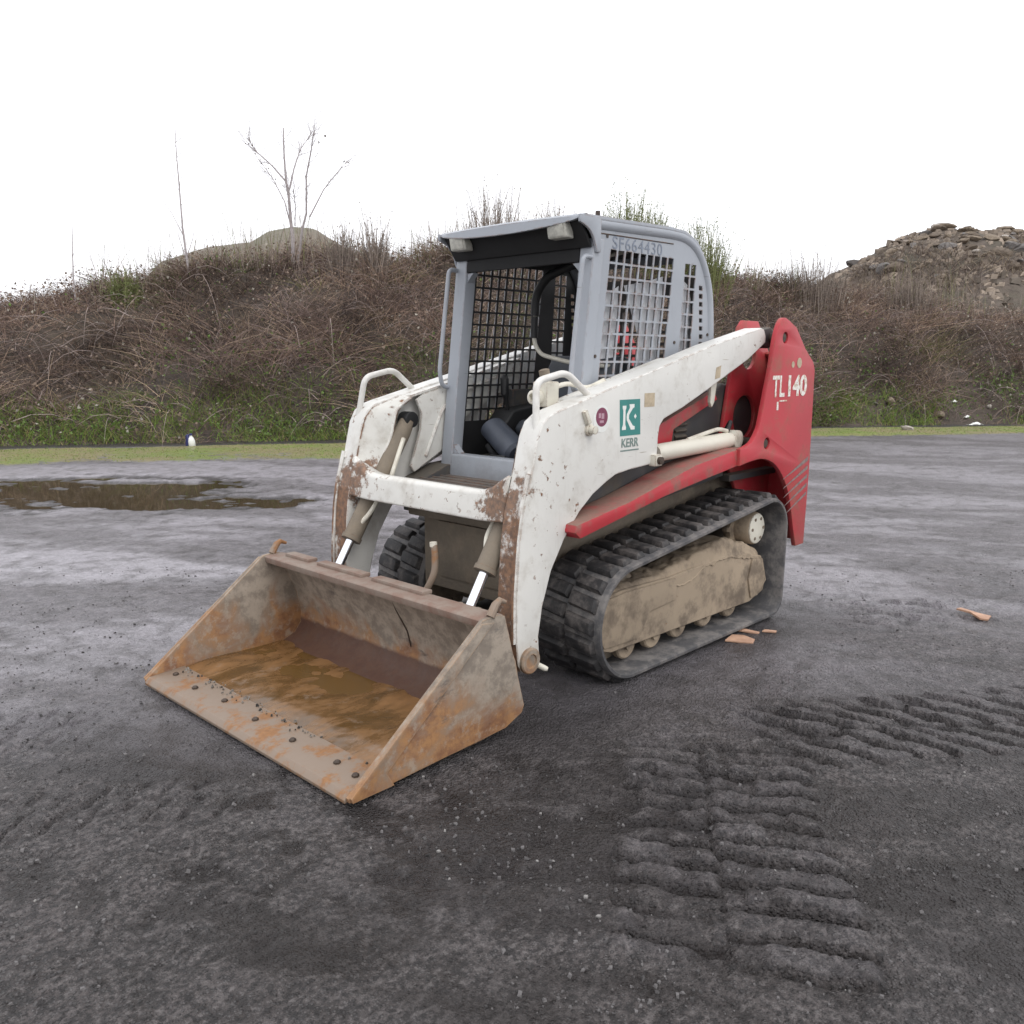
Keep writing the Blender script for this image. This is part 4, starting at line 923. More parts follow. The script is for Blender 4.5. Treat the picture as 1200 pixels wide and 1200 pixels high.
for sg in (1, -1):
    arm = part(MB().prism(ARM, *sorted((0.590 * sg, 0.712 * sg))), 'lift_arm', M_WHITE, 0.010, seg=3, ang=24)
    # rear beam is carried on to the pivot
    part(MB().prism([(-1.30, 1.70), (-1.30, 1.775), (-1.44, 1.80), (-1.50, 1.755), (-1.48, 1.69), (-1.42, 1.672)], *sorted((0.60 * sg, 0.702 * sg))), 'pivot_eye', M_DKGREY, 0.01, arm)
    # inner cheek plate of the elbow and the top strap that joins it
    ch_ = [(0.36, 1.375), (0.325, 1.30), (0.335, 1.206), (0.41, 1.0), (0.385, 0.965), (0.17, 1.075), (0.02, 1.24), (-0.25, 1.37), (-0.50, 1.46), (-0.50, 1.600), (-0.05, 1.495), (0.31, 1.408)]
    part(MB().prism(ch_, *sorted((0.520 * sg, 0.538 * sg))), 'cheek_plate', M_WHITE3, 0.005, arm)
    # slanting front flange: from the arm's front corner back to the slot the cylinder lies in
    fa = [(0.40, 1.405), (0.545, 1.366), (0.620, 1.342), (0.672, 1.290), (0.700, 1.215), (0.735, 1.085), (0.768, 0.965)]
    fb = [(0.40, 1.390), (0.470, 1.352), (0.505, 1.322), (0.520, 1.280), (0.545, 1.190), (0.605, 1.065), (0.668, 0.955)]
    fm_ = MB(); R4 = []
    for (ax, az), (bx, bz) in zip(fa, fb):
        v0 = Vector((ax, 0.5895 * sg, az)); v1 = Vector((bx, 0.522 * sg, bz)); n_ = Vector((-0.012, 0, -0.008))
        R4.append([fm_.bm.verts.new(p) for p in (v0, v1, v1 + n_, v0 + n_)])
    for A, B in zip(R4, R4[1:]):
        for i in range(4): fm_._face([A[i], B[i], B[(i + 1) % 4], A[(i + 1) % 4]])
    fm_._face(R4[0]); fm_._face(R4[-1][::-1])
    part(fm_, 'front_flange', M_WHITE3, 0, arm, smooth=50)
    part(MB().tube([(x, 0.522 * sg, z) for x, z in fb], 0.008, 8), 'flange_edge', M_WHITE3, 0, arm)
    # raised ribs on the inside of the arm
    part(MB().tube(rounded([(0.30, 0.519 * sg, 1.05), (0.16, 0.519 * sg, 1.33), (-0.05, 0.519 * sg, 1.43), (-0.4, 0.519 * sg, 1.53)], 0.06), 0.011, 8), 'stiffening_rib', M_WHITE3, 0, arm)
    part(MB().prism([(0.40, 1.388), (0.40, 1.403), (0.312, 1.4235), (-0.05, 1.508), (-0.50, 1.612), (-0.50, 1.600), (-0.05, 1.4955), (0.31, 1.409)], *sorted((0.522 * sg, 0.5895 * sg))), 'top_strap', M_WHITE3, 0.002, arm)
    # rust-worn bar along the outer front corner
    rb = [(0.742, 1.10), (0.79, 0.935), (0.812, 0.815), (0.822, 0.72), (0.835, 0.545), (0.835, 0.33)]
    part(MB().tube([(x, 0.695 * sg, z) for x, z in rounded([(a, 0, b) for a, b in rb], 0.05) for x, z in [(x, z)]] if False else [(a, 0.700 * sg, b) for a, b in rb], 0.011, 8), 'edge_rib', M_WHITE, 0, arm)
    # grab handle
    hp = rounded([(0.735, 0.69 * sg, 1.06), (0.668, 0.680 * sg, 1.21), (0.628, 0.640 * sg, 1.505), (0.425, 0.645 * sg, 1.545), (0.262, 0.660 * sg, 1.425)], 0.05, 6)
    part(MB().tube(hp, 0.0165, 12), 'grab_handle', M_WHITE, 0, arm)
    # foot boss and pin
    part(MB().lathe([(0.062, 0), (0.062, 0.018), (0.056, 0.024), (0.034, 0.025), (0.032, 0.016), (0.010, 0.014)], (0.745, 0.708 * sg, 0.232), (0, sg, 0), 28), 'pin_boss', M_BUCKET, 0, arm)
    part(MB().tube([(0.69, 0.70 * sg, 0.20), (0.655, 0.735 * sg, 0.175), (0.648, 0.745 * sg, 0.172)], [0.014, 0.014, 0.010], 10), 'lock_pin', M_WHITE2, 0, arm)
    # clip on the outside of the elbow, and the weld-on lower block
    part(MB().lathe([(0.030, 0), (0.030, 0.012), (0.020, 0.014), (0.020, 0.045), (0.012, 0.046)], (0.335, 0.711 * sg, 1.275), (0, sg, 0), 18), 'knob', M_WHITE2, 0, arm)
    part(MB().prism([(0.36, 1.30), (0.39, 1.36), (0.37, 1.37), (0.335, 1.31)], *sorted((0.711 * sg, 0.735 * sg))), 'clip', M_WHITE2, 0.004, arm)
    part(MB().box((-0.245, min(0.70 * sg, 0.745 * sg), 1.055), (-0.185, max(0.70 * sg, 0.745 * sg), 1.115)), 'cylinder_lug', M_WHITE2, 0.006, arm)
    part(MB().lathe([(0.02, 0), (0.02, 0.02), (0.01, 0.021)], (-0.215, 0.744 * sg, 1.085), (0, sg, 0), 14), 'pin', M_BOLT, 0, arm)
    # bracket hanging under the rear beam
    part(MB().prism([(-0.86, 1.485), (-0.93, 1.51), (-0.90, 1.36), (-0.875, 1.33), (-0.855, 1.36)], *sorted((0.63 * sg, 0.65 * sg))), 'hanging_bracket', M_WHITE2, 0.004, arm)
    # tilt cylinder
    y = 0.520 * sg
    tc = part(MB().tube([(0.43, y, 1.26), (0.47, y, 1.20), (0.835, y, 0.645)], [0.042, 0.050, 0.050], 24), 'tilt_cylinder', M_FRAME, 0)
    part(MB().tube([(0.828, y, 0.655), (0.842, y, 0.634)], 0.056, 24), 'gland', M_FRAME, 0, tc)
    part(MB().tube([(0.835, y, 0.645), (0.955, y, 0.455)], 0.024, 20), 'piston_rod', M_CHROME, 0, tc)
    part(MB().lathe([(0.045, 0), (0.045, 0.08)], (0.425, y - 0.04, 1.268), (0, 1, 0), 22), 'cylinder_eye', M_BLACK, 0.004, tc)
    part(MB().lathe([(0.045, 0), (0.045, 0.07)], (0.965, y - 0.035, 0.455), (0, 1, 0), 22), 'rod_eye', M_BUCKET, 0.004, tc)
    part(MB().tube(rounded([(0.50, y - 0.05 * sg, 1.17), (0.62, y - 0.075 * sg, 0.95), (0.76, y - 0.07 * sg, 0.78), (0.80, y - 0.03 * sg, 0.72)], 0.05), 0.013, 10), 'oil_pipe', M_WHITE2, 0, tc)
# cross member between the arms, flared where it meets them
cmb = MB()
prof = lambda e: [(0.792 + 0.004 * e, 0.858 + e * 0.012), (0.770, 0.985 + 0.085 * e), (0.745, 1.0 + 0.09 * e), (0.66, 0.985 + 0.03 * e), (0.66, 0.90), (0.72, 0.865)]
ys = [(-0.5895, 1.0), (-0.55, 0.75), (-0.48, 0.25), (-0.42, 0.03), (-0.36, 0), (0.36, 0), (0.42, 0.03), (0.48, 0.25), (0.55, 0.75), (0.5895, 1.0)]
rings = [[cmb.bm.verts.new((x, y, z)) for x, z in prof(e)] for y, e in ys]
for A, B in zip(rings, rings[1:]):
    for i in range(6): cmb._face([A[i], B[i], B[(i + 1) % 6], A[(i + 1) % 6]])
cmb._face(rings[0]); cmb._face(rings[-1][::-1])
part(cmb, 'cross_member', M_WHITE3, 0.012, seg=3, smooth=45, ang=35)

# decals on the near arm
YA = 0.7135
AM = lambda x, z: Matrix(((-1, 0, 0, x), (0, 0, 1, YA), (0, 1, 0, z), (0, 0, 0, 1)))
kd = part(MB().prism([(0.094, 1.408), (-0.076, 1.408), (-0.086, 1.228), (0.086, 1.228)], YA - 0.001, YA), 'logo_decal', M_GREEN, 0, label='green square decal with a white letter K')
def flat(pts, name, mat, parent, y=YA + 0.0008):
    return part(MB().prism(pts, y - 0.0006, y), name, mat, 0, parent)
stem = [(0.070, 1.378), (0.040, 1.378), (0.040, 1.366), (0.046, 1.355), (0.046, 1.285), (0.040, 1.272), (0.040, 1.258), (0.072, 1.258), (0.072, 1.270), (0.064, 1.284), (0.064, 1.355), (0.070, 1.366)]
flat(stem, 'logo_stroke', M_DECALW, kd)
armk = [(0.014, 1.384), (-0.028, 1.384), (-0.028, 1.368), (-0.014, 1.362), (0.016, 1.330), (0.016, 1.312), (-0.018, 1.276), (-0.034, 1.272), (-0.034, 1.256), (-0.002, 1.256), (0.006, 1.268), (0.034, 1.306), (0.036, 1.322), (0.034, 1.336), (0.010, 1.366)]
flat(armk, 'logo_stroke', M_DECALW, kd)
flat([(-0.026, 1.322), (-0.037, 1.335), (-0.048, 1.322), (-0.037, 1.309)], 'logo_diamond', M_DECALW, kd)
link('lettering', text_mesh('lettering', 'KERR', 0.062, AM(0.003, 1.190), bold=0.0012, sx=0.98), M_DECALG, L0)['label'] = 'faded grey-green lettering KERR'
part(MB().box((-0.075, YA - 0.0008, 1.150), (0.08, YA, 1.157)), 'fine_print', M_DECALG, 0)
part(MB().prism(circ(0.235, 1.322, 0.066, 30), YA - 0.001, YA), 'round_decal', M_DECALW, 0, label='round white decal with dark red print')
rdl = part(MB().prism(circ(0.235, 1.330, 0.046, 26), YA - 0.0004, YA + 0.0006), 'round_print', M_DECALR, 0)
for bx, bz, bw, bh in ((0.252, 1.338, 0.016, 0.022), (0.228, 1.335, 0.020, 0.026), (0.236, 1.308, 0.030, 0.012)):
    part(MB().box((bx - bw / 2, YA + 0.0004, bz - bh / 2), (bx + bw / 2, YA + 0.0012, bz + bh / 2)), 'round_print', M_DECALP, 0)
part(MB().box((-0.205, YA - 0.0008, 1.365), (-0.115, YA, 1.435)), 'tan_label', M_DECALT, 0)
part(MB().prism([(-0.845, 1.505), (-0.79, 1.495), (-0.80, 1.56), (-0.85, 1.572)], YA - 0.0008, YA), 'tan_label', M_DECALT, 0)

# hydraulic coupler block on top of the near arm's inner side
cb = part(MB().box((0.38, 0.475, 1.38), (0.47, 0.565, 1.50)), 'coupler_block', M_WHITE2, 0.008)
part(MB().lathe([(0.034, 0), (0.034, 0.05), (0.028, 0.055), (0.018, 0.056), (0.018, 0.03)], (0.465, 0.515, 1.425), (1, 0, 0.05), 20), 'coupler', M_WHITE2, 0, cb)
part(MB().lathe([(0.026, 0), (0.026, 0.06), (0.014, 0.065)], (0.40, 0.50, 1.495), (0.2, -0.1, 1), 18), 'coupler', M_FRAME, 0, cb)
part(MB().tube(rounded([(0.38, 0.53, 1.47), (0.28, 0.53, 1.49), (0.12, 0.53, 1.46), (0.0, 0.54, 1.50)], 0.05), 0.012, 10), 'oil_pipe', M_WHITE2, 0, cb)

# ---- bucket
BK = part(MB().prism([(1.862, 0.010), (1.20, 0.022), (1.08, 0.032), (1.0, 0.062), (0.955, 0.12), (0.945, 0.20), (0.97, 0.32), (1.05, 0.50), (1.075, 0.50), (0.992, 0.315), (0.968, 0.20), (0.975, 0.135), (1.015, 0.085), (1.085, 0.056), (1.20, 0.045), (1.66, 0.034)], -0.842, 0.842), 'bucket', M_BUCKIN, 0, ang=50)
SIDE = [(1.862, 0.012), (1.866, 0.030), (1.185, 0.553), (1.10, 0.560), (1.055, 0.545), (0.935, 0.115), (0.950, 0.085), (1.05, 0.045), (1.67, 0.018)]
for sg in (1, -1):
    part(MB().prism(SIDE, *sorted((0.8425 * sg, 0.862 * sg))), 'side_plate', M_BUCKET, 0.003, BK)
    part(MB().prism([(1.858, 0.014), (1.864, 0.034), (1.20, 0.545), (1.13, 0.535), (1.70, 0.075), (1.665, 0.016)], *sorted((0.8625 * sg, 0.876 * sg))), 'side_cutter', M_BUCKET, 0.004, BK)
    part(MB().tube([(1.13, 0.85 * sg, 0.555), (1.10, 0.85 * sg, 0.60), (1.075, 0.85 * sg, 0.615), (1.04, 0.85 * sg, 0.60)], [0.020, 0.018, 0.014, 0.008], 10), 'hook', M_EDGE, 0, BK)
    for yy in (0.46, 0.58):
        part(MB().prism([(1.06, 0.50), (1.03, 0.505), (0.93, 0.50), (0.92, 0.42), (0.955, 0.32), (0.985, 0.33)], *sorted(((yy - 0.011) * sg, (yy + 0.011) * sg))), 'pin_lug', M_BUCKET, 0.004, BK)
# folded lip
part(MB().prism([(1.075, 0.500), (1.175, 0.512), (1.182, 0.545), (1.172, 0.552), (1.08, 0.556), (1.045, 0.545), (1.045, 0.505)], -0.8415, 0.8415), 'top_lip', M_LIP, 0.006, BK)
for a, b in ((-0.74, -0.52), (-0.44, -0.06), (0.02, 0.40)):
    part(MB().box((1.055, a, 0.553), (1.115, b, 0.572)), 'lip_pad', M_LIP, 0.005, BK)
part(MB().prism([(1.870, 0.006), (1.872, 0.020), (1.850, 0.042), (1.665, 0.052), (1.662, 0.040), (1.80, 0.036)], -0.8415, 0.8415), 'cutting_edge', M_EDGE, 0.002, BK)
for yy in (-0.76, -0.52, -0.27, 0.02, 0.32, 0.62, 0.76):
    part(MB().lathe([(0.015, 0), (0.015, 0.009), (0.010, 0.013)], (1.755 + 0.012 * math.sin(yy * 9), yy, 0.046), (0.05, 0, 1), 6), 'bolt', M_BOLT, 0, BK)
# weld scar down the back of the bucket
part(MB().tube([(1.068, 0.10, 0.498), (1.034, 0.105, 0.41), (0.992, 0.135, 0.30), (0.975, 0.14, 0.22)], 0.0035, 6), 'weld_scar', M_BOLT, 0, BK)
# attachment plate and bent release lever behind the bucket
part(MB().prism([(0.945, 0.14), (0.93, 0.13), (0.85, 0.20), (0.86, 0.34), (0.93, 0.47), (0.965, 0.45)], -0.585, 0.585), 'attachment_plate', M_BUCKET, 0.006)
part(MB().tube(rounded([(0.90, 0.13, 0.44), (0.885, 0.165, 0.50), (0.86, 0.195, 0.58), (0.85, 0.185, 0.68), (0.85, 0.175, 0.72)], 0.04), 0.017, 12), 'release_lever', M_EDGE, 0)
part(MB().tube([(0.85, 0.175, 0.705), (0.85, 0.174, 0.728)], 0.019, 12), 'lever_tip', M_WHITE2, 0)

# mud and rain water lying in the bucket
gx = np.linspace(0.975, 1.70, 90); gy = np.linspace(-0.838, 0.838, 170); GX, GY = np.meshgrid(gx, gy, indexing='ij')
GZ = 0.0530 + 0.012 * (fbm(GX * 2.5, GY * 2.8, 701, 4) - 0.5) + 0.007 * (fbm(GX * 9, GY * 9, 711, 4) - 0.5) + 0.007 * sstep(1.30, 1.52, GX) - 0.016 * sstep(1.53, 1.70, GX + 0.09 * (fbm(GY * 3, GX * 3, 705, 3) - 0.5))
GZ = GZ + 0.02 * sstep(0.45, 0.8, GY) * sstep(1.2, 1.45, GX) * sstep(1.66, 1.5, GX) * fbm(GX * 7, GY * 7, 721, 3)
i1, i2 = GX.shape; I = (np.arange(i1 - 1)[:, None] * i2 + np.arange(i2 - 1)[None, :]).ravel()
tag(link('wet_mud', np_mesh('wet_mud', np.stack([GX, GY, GZ], -1).reshape(-1, 3), np.stack([I, I + 1, I + i2 + 1, I + i2], -1)[:, ::-1], None, True), M_MUD), 'wet rust-brown mud coating the bucket floor', 'mud', kind='stuff')
me = bpy.data.meshes.new('rusty_water'); me.from_pydata([(0.972, -0.8415, 0.0525), (1.52, -0.8415, 0.0525), (1.52, 0.8415, 0.0525), (0.972, 0.8415, 0.0525)], [], [[0, 1, 2, 3]])
tag(link('rusty_water', me, M_RWATER), 'shallow rusty rainwater pooled in the bucket', 'water')

# crumbs of gravel along the seam of the cutting edge
N = 110; cy = RNG.uniform(-0.80, 0.80, N); cx = 1.685 + RNG.normal(size=N) * 0.016; kp = RNG.random(N) < sstep(0.35, 0.6, fbm(cy * 4, cx * 0, 731, 3)); cx, cy = cx[kp], cy[kp]; N = len(cx)
V, F, C_ = pebbles(np.stack([cx, cy, np.full(N, 0.056)], -1), 0.0025 + 0.004 * RNG.random(N) ** 2, np.array([[0.20, 0.18, 0.16]]) * (0.1 + 1.3 * RNG.random((N, 1)) ** 1.5), 0.8)
tag(link('crumbs', np_mesh('crumbs', V, F, C_, False), M_PEBBLE), 'gravel crumbs along the seam of the bucket cutting edge', 'gravel', kind='stuff')

# ---- cab
FX = lambda z: 0.205 - (z - 0.94) * 0.120       # the front of the cab leans back
SIDEC = [(FX(0.94) - 0.03, 0.94), (FX(2.18) - 0.03, 2.18), (FX(2.18) - 0.03, 2.275)] + spline([(-0.60, 2.285), (-0.76, 2.28), (-0.88, 2.24), (-0.975, 2.15), (-1.045, 2.0), (-1.075, 1.8), (-1.085, 1.6)], 5) + [(-1.09, 1.40), (-1.09, 1.14), (-0.80, 1.10), (-0.80, 0.94)]
holes = []
def cell(cx, cz, w_, h_, sl):
    return [(cx - w_ / 2 - sl * h_ / 2, cz + h_ / 2), (cx + w_ / 2 - sl * h_ / 2, cz + h_ / 2), (cx + w_ / 2 + sl * h_ / 2, cz - h_ / 2), (cx - w_ / 2 + sl * h_ / 2, cz - h_ / 2)]
SL = 0.125
for r_ in range(13):
    z = 2.128 - r_ * 0.0715
    for c_ in range(9):
        x = -0.118 - c_ * 0.0655 + (2.128 - z) * SL
        holes.append(cell(x, z, 0.0515, 0.060, SL))
for r_ in range(9):
    z = 2.110 - r_ * 0.0715
    for c_ in range(2):
        holes.append(cell(-0.812 - c_ * 0.064 + (2.11 - z) * 0.07, z, 0.050, 0.060, 0.07))
for r_ in range(11):
    z = 2.015 - r_ * 0.046
    holes.append(cell(-0.960 - 0.02 * min(1, r_ / 6), z, 0.036, 0.024, -0.05))
for sg in (1, -1):
    sp_ = link('cab_side', plate_mesh('cab_side', [SIDEC] + holes, 0.006, 0.0, XZ(0.489 * sg)), M_BLUE, L0)
    link('inner_lining', plate_mesh('inner_lining', [SIDEC] + holes, 0.003, 0.0, XZ(0.4835 * sg)), M_BLACK, L0)
    # front post
    part(MB().prism([(FX(0.94), 0.94), (FX(0.94) - 0.085, 0.94), (FX(2.2) - 0.085, 2.2), (FX(2.2), 2.2)], *sorted((0.415 * sg, 0.5055 * sg))), 'front_post', M_BLUE, 0.012, seg=3)
    # grab rail on the post
    zz = lambda z, out: (FX(z) + out, 0.492 * sg, z)
    part(MB().tube(rounded([zz(2.105, -0.02), zz(2.11, 0.062), zz(1.53, 0.075), zz(1.45, 0.045), zz(1.44, -0.015)], 0.035, 5), 0.0125, 12), 'grab_rail', M_BLUE, 0)
    # curved bracket under the visor
    part(MB().prism([(0.185, 2.297), (0.02, 2.297), (0.02, 2.13)] + spline([(0.052, 2.13), (0.075, 2.19), (0.115, 2.235), (0.185, 2.262)], 4), *sorted((0.506 * sg, 0.520 * sg))), 'visor_bracket', M_BLUE, 0.003)
    # roof edge rail round the side panel
    er = [(0.02, 2.272)] + spline([(-0.60, 2.287), (-0.76, 2.282), (-0.885, 2.24), (-0.982, 2.15), (-1.055, 2.0), (-1.085, 1.8), (-1.095, 1.6), (-1.10, 1.44)], 5)
    part(MB().tube([(x, 0.474 * sg, z) for x, z in er], 0.034, 12), 'roof_rail', M_BLUE, 0)
    part(MB().box((-0.07, min(0.493 * sg, 0.497 * sg), 2.212), (-0.055, max(0.493 * sg, 0.497 * sg), 2.224)), 'latch', M_BOLT, 0)
    for (bx, bz) in ((0.02, 1.62), (-0.70, 1.70), (-1.05, 1.75)):
        part(MB().lathe([(0.009, 0), (0.009, 0.006)], (bx, 0.491 * sg, bz), (0, sg, 0), 8), 'bolt', M_BOLT, 0)
# side panel seam
part(MB().tube([(0.008, 0.4925, 2.228), (-0.66, 0.4925, 2.236)], 0.0035, 6), 'panel_seam', M_DKGREY, 0)
# sill, front header, roof, rear panel
part(MB().prism([(FX(0.94) + 0.004, 0.935), (FX(1.065) + 0.004, 1.065), (FX(1.065) - 0.075, 1.065), (FX(0.94) - 0.085, 0.935)], -0.4145, 0.4145), 'front_sill', M_BLUE, 0.012, seg=3)
for sg in (1, -1):      # rounded inner corners of the opening
    for zc, up in ((1.066, 1), (2.085, -1)):
        a_ = [(0.4145 * sg, zc), (0.365 * sg, zc)] + [((0.4145 - 0.05 * math.sin(t_) ) * sg if False else (0.365 + 0.0495 * (1 - math.cos(t_)) ) * sg, zc + up * 0.05 * (1 - math.sin(t_ + math.pi / 2) if False else (t_ / (math.pi / 2)) ** 2)) for t_ in np.linspace(0.2, math.pi / 2, 5)]
        mb = MB(); x_ = FX(zc) - 0.012
        mb.prism(a_, x_ - 0.045, x_, 'x'); part(mb, 'corner_gusset', M_BLUE, 0)
part(MB().prism([(FX(2.09), 2.088), (FX(2.2) , 2.2), (0.04, 2.262), (-0.04, 2.262), (-0.04, 2.10)], -0.4145, 0.4145), 'front_header', M_HEADLINER, 0.008)
roof = part(MB().prism([(0.165, 2.283), (0.160, 2.300), (0.14, 2.306), (-0.60, 2.322), (-0.76, 2.315), (-0.89, 2.272), (-0.99, 2.175), (-0.975, 2.165), (-0.88, 2.255), (-0.76, 2.297), (-0.60, 2.303), (0.12, 2.285), (0.160, 2.280)], -0.505, 0.505), 'roof', M_BLUE, 0.004, smooth=50)
lipm = MB(); rings = []
for yy in np.linspace(-0.519, 0.519, 25):
    e = 1 - (yy / 0.519) ** 2; xf = 0.172 + 0.045 * e; zb = 2.287 - 0.045 * e ** 0.7
    rings.append([lipm.bm.verts.new((x_, yy, z_)) for x_, z_ in ((0.130, 2.3075), (xf - 0.02, 2.303), (xf, 2.292), (xf + 0.004, zb), (xf - 0.010, zb - 0.002), (xf - 0.02, 2.284), (0.130, 2.2955))])
for A, B in zip(rings, rings[1:]):
    for i in range(7): lipm._face([A[i], B[i], B[(i + 1) % 7], A[(i + 1) % 7]])
lipm._face(rings[0]); lipm._face(rings[-1][::-1])
part(lipm, 'roof_lip', M_BLUE, 0, roof, smooth=45)
vis = part(MB().prism([(0.165, 2.284), (0.150, 2.284), (0.085, 2.200), (0.06, 2.155), (0.075, 2.155), (0.10, 2.19)], -0.495, 0.495), 'visor', M_HEADLINER, 0.004)
for sg in (1, -1):
    lm = part(MB().prism([(0.115, 2.195), (0.175, 2.198), (0.190, 2.27), (0.130, 2.275)], *sorted((0.300 * sg, 0.425 * sg))), 'work_lamp', M_LAMP, 0.010, seg=3)
    part(MB().prism([(0.1768, 2.206), (0.1795, 2.206), (0.1925, 2.262), (0.1895, 2.263)], *sorted((0.315 * sg, 0.410 * sg))), 'lens', M_LAMP, 0.001, lm)
part(MB().tube([(-0.05, 0.44, 2.30), (-0.05, 0.44, 2.345)], 0.012, 10), 'roof_knob', M_BOLT, 0)
VM = Matrix(((0.55, 0, 0.83, 0.142), (0, 1, 0, -0.03), (0.83, 0, -0.55, 2.250), (0, 0, 0, 1)))
VM = Matrix(((0, 0.61, 0.8, 0.1215), (1, 0, 0, 0.0), (0, 0.79, -0.61, 2.232), (0, 0, 0, 1)))
link('lettering', text_mesh('lettering', 'TAKEUCHI', 0.050, VM, bold=0.001, sx=1.5), M_TANGLETTER, L0)['label'] = 'dull yellowish lettering on the visor'
SM = Matrix(((-1, 0, 0, -0.33), (0, 0, 1, 0.4935), (0, 1, 0, 2.190), (0, 0, 0, 1)))
link('lettering', text_mesh('lettering', 'SF664430', 0.090, SM, bold=0.0, sx=1.15, spacing=1.12), M_STENCIL, L0)['label'] = 'grey stencilled number SF664430'
# headliner and rear wall
part(MB().box((-0.93, -0.462, 2.215), (-0.045, 0.462, 2.262)), 'headliner', M_HEADLINER, 0.01)
RX = Matrix(((0, 0, 1, -1.065), (1, 0, 0, 0), (0, 1, 0, 0), (0, 0, 0, 1)))
rh = [rrect(-0.36 + i * 0.0722, 1.42 + j * 0.072, -0.36 + i * 0.0722 + 0.056, 1.42 + j * 0.072 + 0.054, 0.004, 1) for i in range(10) for j in range(8)]
link('rear_panel', plate_mesh('rear_panel', [[(-0.465, 1.14), (0.465, 1.14), (0.465, 2.10), (-0.465, 2.10)]] + rh, 0.02, 0.0, RX), M_DKGREY, L0)
# plastic side pane behind the grille, its pale reflection painted as milky sheets
pl = MB(); pl.prism([(-0.185, 1.615), (-0.205, 1.985), (-0.17, 1.965), (-0.07, 1.93), (-0.02, 1.90), (0.02, 1.60)], 0.462, 0.465); part(pl, 'pane_reflection', M_MILKY, 0)
pl = MB(); pl.prism([(-0.335, 1.44), (-0.40, 1.72), (-0.255, 1.99), (-0.45, 2.02), (-0.615, 2.06), (-0.60, 1.42)], 0.458, 0.461); part(pl, 'pane_reflection', M_MILKY, 0)
pl = MB(); pl.prism([(-0.775, 1.54), (-0.80, 2.06), (-0.86, 2.03), (-0.905, 1.95), (-0.915, 1.52)], 0.460, 0.463); part(pl, 'pane_reflection', M_MILKY, 0)
# seat, consoles, levers, restraint bar
part(MB().box((-1.04, -0.47, 0.945), (0.12, 0.47, 0.97)), 'cab_floor', M_BLACK, 0)
st1 = part(MB().prism([(-0.62, 1.12), (-0.20, 1.14), (-0.17, 1.20), (-0.22, 1.25), (-0.62, 1.22)], -0.27, 0.24), 'seat_cushion', M_SEAT, 0.03, seg=3)
part(MB().prism([(-0.56, 1.18), (-0.44, 1.22), (-0.50, 1.55), (-0.55, 1.63), (-0.63, 1.61), (-0.66, 1.3)], -0.30, 0.25), 'seat_back', M_SEAT, 0.03, seg=3)
part(MB().box((-0.75, -0.20, 0.97), (-0.35, 0.20, 1.13)), 'seat_base', M_BLACK, 0.01)
for sg in (1, -1):
    cs = part(MB().prism([(-0.75, 0.97), (-0.15, 0.97), (-0.12, 1.22), (-0.20, 1.30), (-0.75, 1.36)], *sorted((0.29 * sg, 0.455 * sg))), 'console', M_BLACK, 0.015, seg=3)
    part(MB().tube([(-0.22, 0.36 * sg, 1.29), (-0.20, 0.355 * sg, 1.37), (-0.185, 0.35 * sg, 1.40), (-0.18, 0.35 * sg, 1.49), (-0.185, 0.35 * sg, 1.51)], [0.012, 0.012, 0.024, 0.027, 0.015], 14), 'joystick', M_BLACK, 0, cs)
part(MB().tube(rounded([(-0.50, 0.30, 2.20), (-0.38, 0.05, 2.15), (-0.35, -0.17, 2.08), (-0.35, -0.255, 1.98), (-0.35, -0.268, 1.70), (-0.35, -0.21, 1.63), (-0.40, 0.0, 1.58), (-0.55, 0.22, 1.56)], 0.08, 8), 0.013, 12), 'restraint_bar', M_WHITE2, 0)
part(MB().tube(rounded([(-0.44, 0.18, 2.18), (-0.38, 0.03, 2.145), (-0.35, -0.17, 2.08), (-0.35, -0.255, 1.98), (-0.35, -0.262, 1.86)], 0.09, 8), [0.030] * 29 , 14) if False else MB().tube(rounded([(-0.44, 0.18, 2.18), (-0.38, 0.03, 2.145), (-0.35, -0.17, 2.08), (-0.35, -0.255, 1.98), (-0.35, -0.262, 1.86)], 0.09, 8), 0.026, 14), 'foam_grip', M_BLACK, 0)
part(MB().tube([(-0.35, -0.264, 1.855), (-0.35, -0.267, 1.73)], 0.022, 12), 'grip_end', M_BLACK, 0)
part(MB().tube([(-0.06, -0.335, 1.215), (-0.055, -0.325, 1.205), (-0.02, -0.10, 1.075), (-0.015, -0.08, 1.065)], [0.055, 0.075, 0.08, 0.06], 24), 'knee_bolster', M_BOLSTER, 0)
part(MB().tube(rounded([(-0.05, -0.36, 1.10), (-0.04, -0.30, 1.05), (0.02, -0.2, 1.02), (0.04, 0.1, 1.0)], 0.05), 0.02, 10), 'hose', M_HOSE, 0)
for y_ in (-0.16, 0.12): part(MB().obox((0.02, y_, 1.03), (0.055, 0, 0.03), (0, 0.06, 0), (-0.004, 0, 0.007)), 'pedal', M_BLACK, 0.004)
